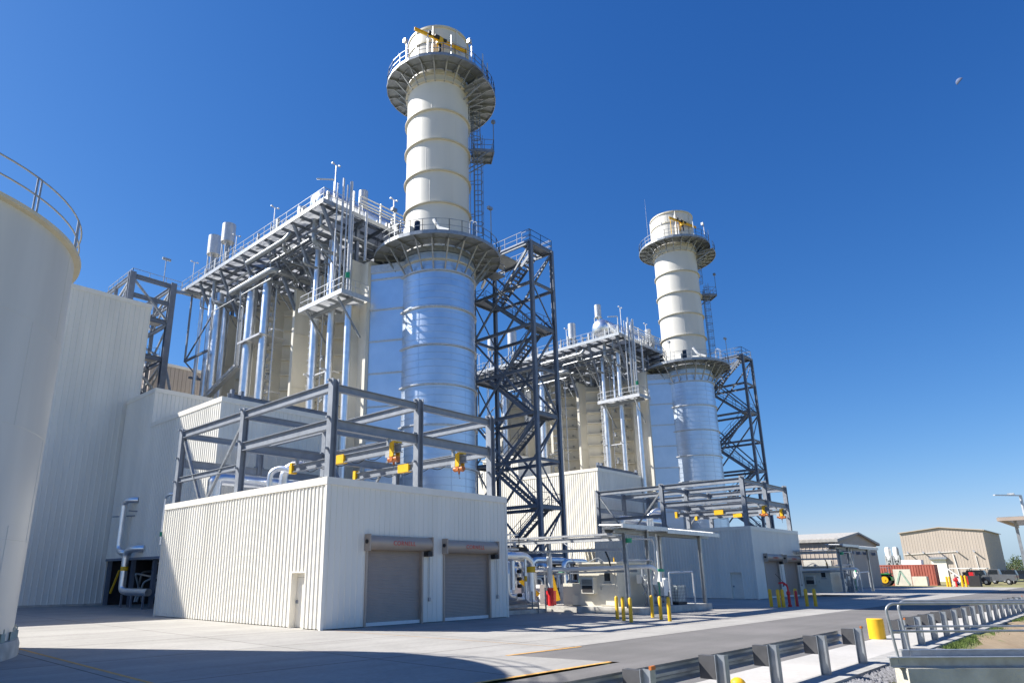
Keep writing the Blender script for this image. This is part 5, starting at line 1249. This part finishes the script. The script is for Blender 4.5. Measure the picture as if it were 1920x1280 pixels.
b = MB(); b.box(137.8, 31.9, 1.5, 138.5, 32.3, 2.3); b.bar((137.4, 31.6, 1.8), (137.4, 31.6, 3.0), .08); b.bar((138.9, 31.6, 1.8), (138.9, 31.6, 3.0), .08); b.bar((137.4, 31.6, 3.0), (138.9, 31.6, 3.0), .08); b.box(137.3, 31.5, 3.0, 139, 33.0, 3.08); b.build('roll_frame', 'steel', t)
b = MB(); b.cyl((138.1, 34.0, 1.5), (138.1, 34.0, 2.4), .06, n=8); b.build('exhaust_pipe', 'black', t)
# bollards, hydrant, bin and vehicles far right
for k, y in enumerate((22.86, 22.5, 20.9, 20.42)):
    bollard(134, y, ('left', 'right')[k % 2]+' of the %s far yellow bollard pair before the parked vehicles' % ('left', 'right')[k//2], .16, 1.55 if k < 2 else 1.7, 'far yellow bollards by the vehicles')
t = thing('fire_hydrant', 'small far red hydrant between the two yellow bollard pairs', 'hydrant', (134, 21.7, 0))
b = MB(); b.lathe(134, 21.7, [(.2, 0), (.14, .2), (.14, 1.0), (.25, 1.1), (.2, 1.3), (.01, 1.4)], 14); b.build('barrel', 'red', t); b = MB(); b.cyl((134, 21.4, 1.0), (134, 22.0, 1.0), .2, n=12); b.build('outlet', 'red', t)
t = thing('hose_cabinet', 'white cabinet beside the small far red hydrant', 'cabinet', (136, 22.3, 0)); MB().box(135.6, 22.0, 0, 136.2, 22.5, 1.9).build('cabinet', 'white', t); MB().box(135.55, 22.05, .1, 135.6, 22.45, 1.8).build('door', 'offwhite', t)
b = MB(); b.poly([(136, 20.4), (136, 18.9), (137.6, 18.9), (137.6, 20.4)], 0, 1.65); tag(b.build('storage_bin', 'shade'), 'dark grey skip right of the far yellow bollards', 'bin')
def vehicle(label, x, y, kind, m, s=1.0, lx=1.9):
    """nose towards +Y; side towards the camera"""
    t = thing(kind, label, 'car' if kind != 'utility_cart' else 'utility cart', (x, y, 0))
    L = {'pickup_truck': 5.4, 'suv': 4.6, 'utility_cart': 3.0}[kind]
    W = 1.9; z0 = .45
    if kind == 'pickup_truck': pr = [(0, .5), (L, .5), (L, 1.15), (L*.76, 1.25), (L*.66, 1.95), (L*.42, 1.95), (L*.38, 1.3), (0, 1.25)]
    elif kind == 'suv': pr = [(0, .5), (L, .5), (L, 1.1), (L*.75, 1.2), (L*.62, 1.85), (L*.05, 1.85), (0, 1.2)]
    else: pr = [(0, .4), (L, .4), (L, .9), (L*.7, 1.0), (L*.65, .8), (L*.35, .8), (L*.3, 1.0), (0, 1.0)]
    b = MB(); n = len(pr)
    b.add([(x, y+a-L/2, c_) for a, c_ in pr]+[(x+W, y+a-L/2, c_) for a, c_ in pr], [tuple(range(n)), tuple(range(n, 2*n))[::-1]]+[(i, n+i, n+(i+1) % n, (i+1) % n) for i in range(n)])
    b.build('body', m, t, smooth=False)
    for a in (L*.19, L*.80):
        for xx in (x-.04, x+W-.22):
            b = MB(); b.cyl((xx, y+a-L/2, .38), (xx+.26, y+a-L/2, .38), .38, n=20); wo = b.build('wheel', 'black', t); b = MB(); b.cyl((xx-.02, y+a-L/2, .38), (xx+.28, y+a-L/2, .38), .2, n=12); b.build('rim', 'galvb', wo)
    if kind == 'utility_cart':
        b = MB()
        for a in (.1, .9):
            for xx in (x+.1, x+W-.1): b.bar((xx, y+(a-.5)*L, .9), (xx, y+(a-.5)*L, 2.0), .07)
        b.buildn('roof_post', 'black', t); b = MB(); b.box(x-.05, y-L*.45, 2.0, x+W+.05, y+L*.45, 2.1); b.build('roof', 'white', t)
        b = MB(); b.box(x+.2, y-.2, .8, x+W-.2, y+.5, 1.1); b.box(x+.2, y-.35, 1.1, x+W-.2, y-.2, 1.6); b.build('seat', 'black', t)
    else:
        hi = 1.85 if kind == 'pickup_truck' else 1.75
        b = MB(); w0_, w1_ = (L*.44, L*.65) if kind == 'pickup_truck' else (L*.08, L*.64)
        b.add([(x-.01, y+w0_-L/2, 1.3), (x-.01, y+w1_+.25-L/2, 1.3), (x-.01, y+w1_-L/2, hi), (x-.01, y+w0_-L/2, hi)], [(0, 1, 2, 3)]); b.build('side_window', 'glass', t)
        b = MB(); b.box(x+.05, y+L/2-.02, .75, x+.4, y+L/2+.02, .95); b.box(x+W-.4, y+L/2-.02, .75, x+W-.05, y+L/2+.02, .95); b.buildn('headlight', 'lamplens', t)
        b = MB(); b.box(x+.05, y-L/2-.02, .8, x+.3, y-L/2+.02, 1.1); b.box(x+W-.3, y-L/2-.02, .8, x+W-.05, y-L/2+.02, 1.1); b.buildn('tail_light', 'red', t)
    t.scale = (1.25, s, 1.4)
    return t
vehicle('grey pickup truck parked at the right end of the far vehicle row', 160, 19.7, 'pickup_truck', 'carsilver', 1.0)
vehicle('dark parked car behind the grey pickup truck', 172, 20.2, 'suv', 'cardark')
vehicle('dark car farthest right in the back row near the trees', 195, 20.4, 'suv', 'cardark')
vehicle('dark car in the back row left of the farthest right car', 190, 23.5, 'suv', 'cardark')
vehicle('white roofed utility cart with red body right of the leaning mast', 150, 23.4, 'utility_cart', 'carred', 1.1)
vehicle('white roofed utility cart in the middle of the vehicle row', 152, 21.3, 'utility_cart', 'cardark', 1.1)
vehicle('dark parked car left of the grey pickup truck', 168, 24.6, 'suv', 'cardark')
t = thing('light_mast', 'pale leaning mast of a mobile light tower left of the vehicle row', 'mast', (150, 24.5, 0)); b = MB(); b.bar((150, 23.2, 1.0), (150, 25.6, 3.2), .2); b.build('mast', 'white', t); b = MB(); b.box(149.6, 23.2, .3, 151, 25, 1.2); b.cyl((149.5, 23.6, .35), (149.5, 23.8, .35), .35, n=14); b.build('trailer', 'white', t)
t = thing('red_generator', 'small red generator behind the far dark skip', 'generator', (140, 21, 0)); b = MB(); b.box(139, 20.0, .3, 140.5, 21.2, 1.6); b.build('body', 'red', t); b = MB(); b.cyl((139.2, 20.3, .35), (139.4, 20.3, .35), .35, n=12); b.build('wheel', 'black', t); b = MB(); b.box(139, 20.0, 1.6, 140.5, 20.6, 2.2); b.build('fuel_tank', 'red', t)
# steel shelter and light at the right edge
t = thing('steel_shelter', 'flat metal shelter roof on a slim post at the right edge', 'shelter', (49, 3.6, 0))
b = MB(); b.box(45.0, 2.6, 4.80, 53, 4.95, 4.86); b.build('roof', 'galv', t); b = MB(); b.box(44.95, 4.9, 4.66, 53, 5.0, 4.83); b.box(44.9, 2.6, 4.66, 45.0, 4.9, 4.83); b.build('fascia', 'shutter', t)
b = MB(); b.bar((46.9, 4.45, -.2), (46.9, 4.45, 4.78), .13); b.bar((46.9, 3.0, -.9), (46.9, 3.0, 4.78), .10); b.bar((52.4, 4.45, -.2), (52.4, 4.45, 4.78), .10); b.bar((52.4, 3.0, -.9), (52.4, 3.0, 4.78), .10); b.buildn('post', 'galv', t)
t = thing('street_lamp', 'slim lamp pole with a flat arm above the shelter roof at the right edge', 'lamp', (48.2, 4.1, 0))
b = MB(); b.cyl((48.2, 4.1, -.2), (48.2, 4.1, 6.15), .07, n=12); b.build('pole', 'galvb', t); b = MB(); b.bar((48.2, 4.1, 6.15), (46.5, 5.05, 6.12), .12, .06); b.box(47.6, 4.3, 6.18, 47.9, 4.6, 6.26); b.build('arm', 'galvb', t)

# ------------------------------------------------------------------ trees on the horizon
def tree(x, y, h_, label, seed, n=900):
    rn = random.Random(seed); t = thing('tree', label, 'tree', (x, y, 0), 'trees on the far right horizon')
    b = MB(); b.cyl((x, y, -.5), (x, y, h_*.5), h_*.04, h_*.02, 8)
    for k in range(5): a = rn.random()*6.28; b.cyl((x, y, h_*.25+k*.1*h_*.3), (x+math.cos(a)*h_*.3, y+math.sin(a)*h_*.3, h_*.6), h_*.018, h_*.006, 6)
    b.build('trunk', 'bark', t)
    b = MB(); cl = [(x+rn.uniform(-.42, .42)*h_, y+rn.uniform(-.5, .5)*h_, h_*rn.uniform(.25, .85), h_*rn.uniform(.12, .26)) for _ in range(16)]
    for i in range(n):
        c_ = rn.choice(cl); d = Vector((rn.gauss(0, 1), rn.gauss(0, 1), rn.gauss(0, .8))).normalized()*c_[3]*rn.uniform(.5, 1.1); p = Vector(c_[:3])+d; s_ = h_*rn.uniform(.015, .035)
        u = Vector((rn.gauss(0, 1), rn.gauss(0, 1), rn.gauss(0, 1))).normalized()*s_; v = u.cross(Vector((rn.gauss(0, 1), rn.gauss(0, 1), rn.gauss(0, 1)))).normalized()*s_
        b.add([p-u, p+v, p+u, p-v], [(0, 1, 2, 3)])
    b.build('crown', 'leaf', t, smooth=False)
for k in range(11):
    y = 14+k*2.9; tree(318+(k*37 % 23), y, 5.5+(k*53 % 29)/10, 'bushy %sgreen tree, number %s from the left in the low row on the horizon' % ('dark ' if k % 2 else 'olive ', ('eleven', 'ten', 'nine', 'eight', 'seven', 'six', 'five', 'four', 'three', 'two', 'one')[k]), 20+k)
# ------------------------------------------------------------------ day moon: the sunlit part of the sphere
mc = Vector((1.11846, .05347, .69673)).normalized()*3000; r = 12.0
cdir = (Vector((0, 0, 2.1))-mc).normalized()
mb = MB(); n1, n2 = 24, 24; fr_ = sd.normalized(); e1 = fr_.cross(cdir).normalized(); e2 = e1.cross(fr_)
for i in range(n1+1):
    th = math.pi*.5*i/n1
    for j in range(n2): ph = 2*math.pi*j/n2; p = fr_*math.cos(th)+(e1*math.cos(ph)+e2*math.sin(ph))*math.sin(th); mb.v.append(tuple(mc+p*r+Vector((0, 0, 2.1))))
for i in range(n1):
    for j in range(n2): mb.f.append((i*n2+j, i*n2+(j+1) % n2, (i+1)*n2+(j+1) % n2, (i+1)*n2+j))
tag(mb.build('moon', 'moonm'), 'pale half moon high in the blue sky at the right', 'moon')
